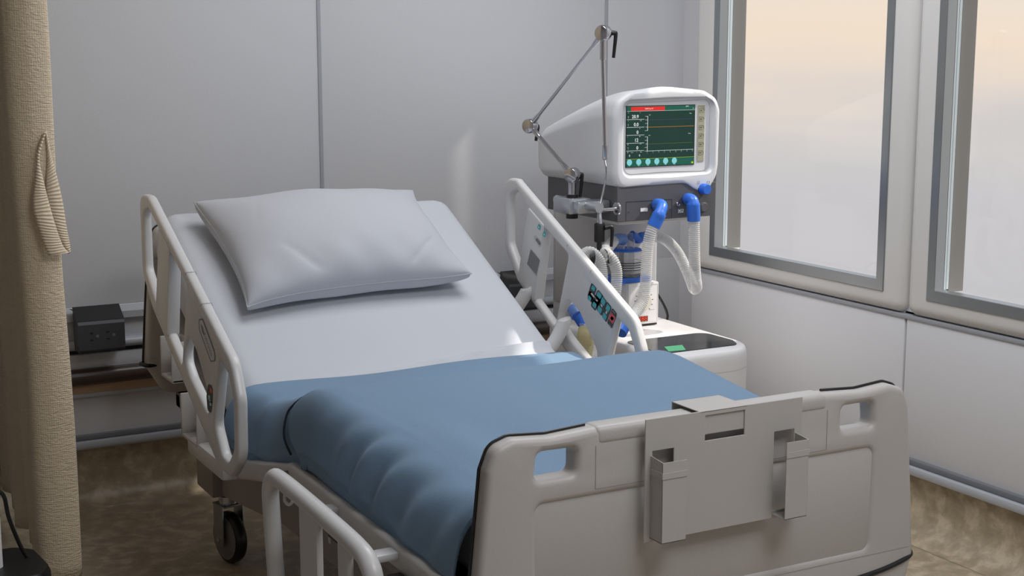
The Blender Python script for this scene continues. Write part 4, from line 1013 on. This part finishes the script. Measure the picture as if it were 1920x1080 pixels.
def joint(c,n): return link('joint',MB().lathe([(.008,-.022),(.014,-.020),(.016,-.018),(.021,-.016),(.024,-.012),(.024,-.001),(.022,0),(.024,.001),(.024,.012),(.021,.016),(.010,.018)],c,n,28),M_chrome,ar)
joint(jl,vd); joint(jm,vd); joint(jt,vd)
def rod(a,b,r,nm='rod',e=.05,er=.0095):
    d=(b-a).normalized(); L=(b-a).length
    return link(nm,MB().cyl(a+d*.015,b-d*.015,r,16).tube([a+d*.012,a+d*.03,a+d*e,a+d*(e+.012)],lambda t:er-(er-r)*t*t,16).tube([b-d*.012,b-d*.03,b-d*e,b-d*(e+.012)],lambda t:er-(er-r)*t*t,16),M_chrome,ar)
rod(jl,jm,.0066); rod(jm,jt,.0060)
re=aX(1134.5,300,2.385)
drop=aX(1136,90,2.385); 
link('hanging_rod',MB().tube([(jt.x,jt.y,jt.z-.015),(jt.x,jt.y,jt.z-.08),(jt.x,jt.y,jt.z-.081),(re.x,re.y,re.z+.045),(re.x,re.y,re.z+.0449),(re.x,re.y,re.z+.005),(re.x,re.y,re.z)],lambda t:(.0100 if t<.2 else (.0066 if t<.55 else .009)) if t<.99 else .005,16),M_chrome,ar)
fe=aX(1124,397,2.39)
link('flexible_stem',MB().tube(spline([re,aX(1137,320,2.385),aX(1134,345,2.385),aX(1128,372,2.388),fe],40),.0034,10),M_chrome,ar)
ce=aX(1124,420,2.39)
link('stem_ferrule',MB().tube([fe+Vector((0,0,.004)),fe,ce],lambda t:.004+.005*min(1,t*1.3),14),M_alu,ar)
def lever(c,dx,ln,dirx=Vector((.88,-.47,0))):
    a=Vector(c); b=a+dirx*dx; return link('lock_lever',MB().tube(spline([a,b-dirx*.004,b+Vector((0,0,-.008)),b+Vector((0,0,-ln))+dirx*-.006],16),lambda t:.0085-.0035*t,12),M_blk,ar)
lever(jl+vd*-.018,.022,.075); lever(jm+vd*-.018,.016,.05); lever(jt+vd*-.018,.030,.075)
# hose hanger (black)
hg=link('hose_hanger',MB().box(ce.x-.016,ce.x+.016,ce.y-.010,ce.y+.010,ce.z-.058,ce.z+.004,.006).cyl((ce.x,ce.y,ce.z-.05),(ce.x,ce.y,ce.z-.115),.008,14),M_blk,ar)
link('lock_lever',MB().tube(spline([(ce.x+.014,ce.y-.008,ce.z-.012),(ce.x+.034,ce.y-.014,ce.z-.010),(ce.x+.038,ce.y-.016,ce.z-.025),(ce.x+.034,ce.y-.016,ce.z-.072)],14),lambda t:.008-.003*t,12),M_blk,ar)
def hookc(c,n,R,a0,a1,w):   # C-shaped clip
    n=Vector(n).normalized(); u=Vector((0,0,1)); v=n.cross(u); mb=MB(); rings=[]
    for k in range(17):
        a=math.radians(a0+(a1-a0)*k/16); d=u*math.cos(a)+v*math.sin(a); c_=Vector(c)
        rings.append([c_+d*(R)+n*(-w),c_+d*(R)+n*w,c_+d*(R+.005)+n*w,c_+d*(R+.005)+n*(-w)])
    mb.loft(rings); return mb
top=Vector((ce.x,ce.y,ce.z-.115))
q1=W(1106,484,3.757); q2=W(1138,486,3.762)
link('hose_clip',hookc(q1,(.9,-.1,.5),.0225,-120,150,.009).tube([top,top+Vector((-.02,0,-.01)),q1+Vector((.014,0,.020))],.007,10),M_blk,hg)
link('hose_clip',hookc(q2,(.9,-.1,-.6),.0225,-150,120,.009).tube([top,top+Vector((.01,0,-.01)),q2+Vector((-.008,0,.020))],.007,10).tube([top,top+Vector((.006,0,-.05)),top+Vector((.012,.0,-.075))],.009,10),M_blk,hg)
# ------------------------------------------------------------------ curtain
def curtain():
    ctrl=[(.735,4.72),(.690,4.60),(.728,4.50),(.690,4.40),(.715,4.30),(.665,4.215),(.712,4.14),(.672,4.05),(.705,3.98),(.655,3.90),(.680,3.84),(.648,3.765),(.652,3.722),(.690,3.703),(.732,3.708),(.743,3.725),(.735,3.76)]
    pts=spline([Vector((a,b,0)) for a,b in ctrl],260)
    L=[0]
    for a,b in zip(pts,pts[1:]): L.append(L[-1]+(b-a).length)
    n=len(pts)-1; mb=MB(); zt,zb=2.55,.125
    def P(u,v):
        i=round(u*n); p=pts[i]; z=zt+(zb-zt)*v
        sl=L[i]
        w=.35+.65*v if sl<L[-1]-.12 else 1
        fold_shade=0
        e=(L[-1]-.055-sl)
        # hem corner rounds up at the leading edge
        if v>.97 and e<.0: z+=min(.05,(-e)*.6)*((v-.97)/.03)
        x=p.x; y=p.y
        top=smooth01((1-v)*1.6-.6)
        x+=.008*math.sin(sl*62)*top*(sl<L[-1]-.15)
        x+=.003*math.sin(z*6+sl*9)
        x-=.020*max(0,z-.12)/1.5
        return Vector((x,y,z))
    mb.grid(P,n,60,uvf=lambda u,v:(L[round(u*n)],v*(zt-zb)))
    return mb
cu=link('curtain',curtain(),F_curt,loc=(.7,4.2,.125),smooth=180); tag(cu,'beige textured privacy curtain hanging in folds at the left edge','curtain')
md=cu.modifiers.new('s','SOLIDIFY'); md.thickness=.004
# tie-back strap loop: broad ribbon
def strap():
    mb=MB()
    # right (rear) strand: goes from the top point down to the bottom right
    R_=[((84,250),(88,246)),((88,300),(97,292)),((85,345),(108,335)),((88,380),(118,380)),((98,420),(125,425)),((113,455),(131,455)),((128,476),(133,472))]
    F_=[((84,247),(86,245)),((73,275),(76,278)),((69,300),(73,303)),((66,340),(82,345)),((62,385),(91,380)),((70,420),(104,425)),((84,462),(117,460)),((92,480),(129,474))]
    def strip(rows,y0,y1,n=40):
        A=spline([W(a[0],a[1],y0+(y1-y0)*k/(len(rows)-1)) for k,(a,b) in enumerate(rows)],n); B=spline([W(b[0],b[1],y0+(y1-y0)*k/(len(rows)-1)+.004) for k,(a,b) in enumerate(rows)],n)
        LL=[0]
        for p,q in zip(A,A[1:]): LL.append(LL[-1]+(q-p).length)
        mb.grid(lambda u,v:A[round(u*n)].lerp(B[round(u*n)],v)+Vector((0,-.006*math.sin(PI*v),0)),n,6,uvf=lambda u,v:(LL[round(u*n)],v*.05))
    strip(R_,3.700,3.690); strip(F_,3.692,3.672)
    # bottom turn
    a,b=W(92,480,3.672),W(129,474,3.676); c,d=W(128,476,3.690),W(133,472,3.694)
    return mb
so=link('tieback_strap',strap(),F_strap,loc=W(100,478,3.69),smooth=180); tag(so,'beige ribbed fabric tieback loop hanging on the curtain','curtain tieback')
md=so.modifiers.new('s','SOLIDIFY'); md.thickness=.002
# ------------------------------------------------------------------ equipment stand at the lower left
es=thing('equipment_stand','black wheeled stand base with white pole on the floor left of the beige curtain','stand',(.45,3.5,0))
b0=rounded([(.25,3.36),(.585,3.36),(.612,3.42),(.60,3.56),(.56,3.60),(.25,3.60)],[.02,.03,.03,.03,.03,.02],5)
link('base',MB().loft([[(x,y,z) for x,y in b0] for z in (.19,.262)]+[[(.43+(x-.43)*.97,3.48+(y-3.48)*.93,.276) for x,y in b0]]),M_stand,es,smooth=40)
link('pole',MB().cyl((.492,3.47,.276),(.492,3.47,.62),.018,24).lathe([(.0185,0),(.0185,.004)],(.492,3.47,.40),(0,0,1),24,mi=1),[M_white,M_blk],es)
link('cable',MB().tube(spline([(.50,3.50,.46),(.525,3.50,.44),(.535,3.50,.38),(.56,3.50,.30),(.58,3.50,.262)],24),.005,8),M_blk,es)
link('leg',MB().box(.27,.31,3.38,3.58,.09,.19,.005).box(.53,.57,3.38,3.58,.09,.19,.005),M_stand,es)
for x_,y_ in ((.29,3.41),(.29,3.55),(.55,3.41),(.55,3.55)): link('caster',MB().lathe([(.03,-.012),(.046,-.009),(.046,.009),(.03,.012)],(x_,y_,.046),(1,0,0),20),M_blk2,es)
# ------------------------------------------------------------------ unseen ceiling panels, added as fill light
def ceiling_fill(x,y,lx,ly,pw,label):
    t=thing('ceiling_fill',label,'fill light',(x,y,H-.03))
    link('frame',MB().box(x-lx/2-.02,x+lx/2+.02,y-ly/2-.02,y+ly/2+.02,H-.03,H),M_white,t)
    L=bpy.data.lights.new('fill_panel_lamp','AREA'); L.shape='RECTANGLE'; L.size=lx; L.size_y=ly; L.energy=pw; L.color=(.955,.975,1.0)
    lo_=bpy.data.objects.new('fill_lamp',L); COL.objects.link(lo_); lo_.location=(0,0,-.004); lo_.parent=t
ceiling_fill(2.1,3.3,1.2,1.2,25,'square fill light panel added on the unseen ceiling above the bed')
ceiling_fill(1.7,.9,1.2,1.2,33,'square fill light panel added on the unseen ceiling nearer the camera')
# ------------------------------------------------------------------ sun + sky
S=bpy.data.lights.new('sun','SUN'); S.energy=4.0; S.angle=math.radians(1.2); S.color=(1,.93,.84)
so_=bpy.data.objects.new('sun',S); COL.objects.link(so_)
az=math.radians(20); el=math.radians(46)
d=Vector((-math.cos(el)*math.cos(az),math.cos(el)*math.sin(az),-math.sin(el)))
so_.rotation_euler=d.to_track_quat('-Z','Y').to_euler()
w=bpy.data.worlds.new('World'); sc.world=w; w.use_nodes=True; nt=w.node_tree; bg=nt.nodes['Background']
tc=nt.nodes.new('ShaderNodeTexCoord'); sp=nt.nodes.new('ShaderNodeSeparateXYZ'); nt.links.new(tc.outputs['Generated'],sp.inputs[0])
mp=nt.nodes.new('ShaderNodeMapping'); mp.inputs['Scale'].default_value=(2.2,2.2,16); nt.links.new(tc.outputs['Generated'],mp.inputs[0])
n=nt.nodes.new('ShaderNodeTexNoise'); n.inputs['Scale'].default_value=1.3; n.inputs['Detail'].default_value=5; n.inputs['Roughness'].default_value=.5; nt.links.new(mp.outputs[0],n.inputs['Vector'])
ma=nt.nodes.new('ShaderNodeMath'); ma.operation='MULTIPLY_ADD'; nt.links.new(n.outputs['Fac'],ma.inputs[0]); ma.inputs[1].default_value=.09; nt.links.new(sp.outputs['Z'],ma.inputs[2])
mr=nt.nodes.new('ShaderNodeMapRange'); mr.inputs[1].default_value=-.175; mr.inputs[2].default_value=.275; nt.links.new(ma.outputs[0],mr.inputs[0])
r=nt.nodes.new('ShaderNodeValToRGB'); nt.links.new(mr.outputs[0],r.inputs[0])
els=r.color_ramp.elements; els[0].position=0; els[0].color=srgb(196,195,198); els[1].position=1; els[1].color=srgb(214,220,232)
for pos,c in ((.28,(205,203,205)),(.37,(212,208,206)),(.43,(232,219,208)),(.50,(244,226,205)),(.58,(240,228,214)),(.64,(214,214,216)),(.72,(226,226,230))):
    e=els.new(pos); e.color=srgb(*c)
nt.links.new(r.outputs[0],bg.inputs[0]); bg.inputs[1].default_value=1.0
# ------------------------------------------------------------------ view
vs=sc.view_settings; vs.view_transform='Standard'; vs.look='None'; vs.gamma=1; vs.exposure=0; vs.use_curve_mapping=False
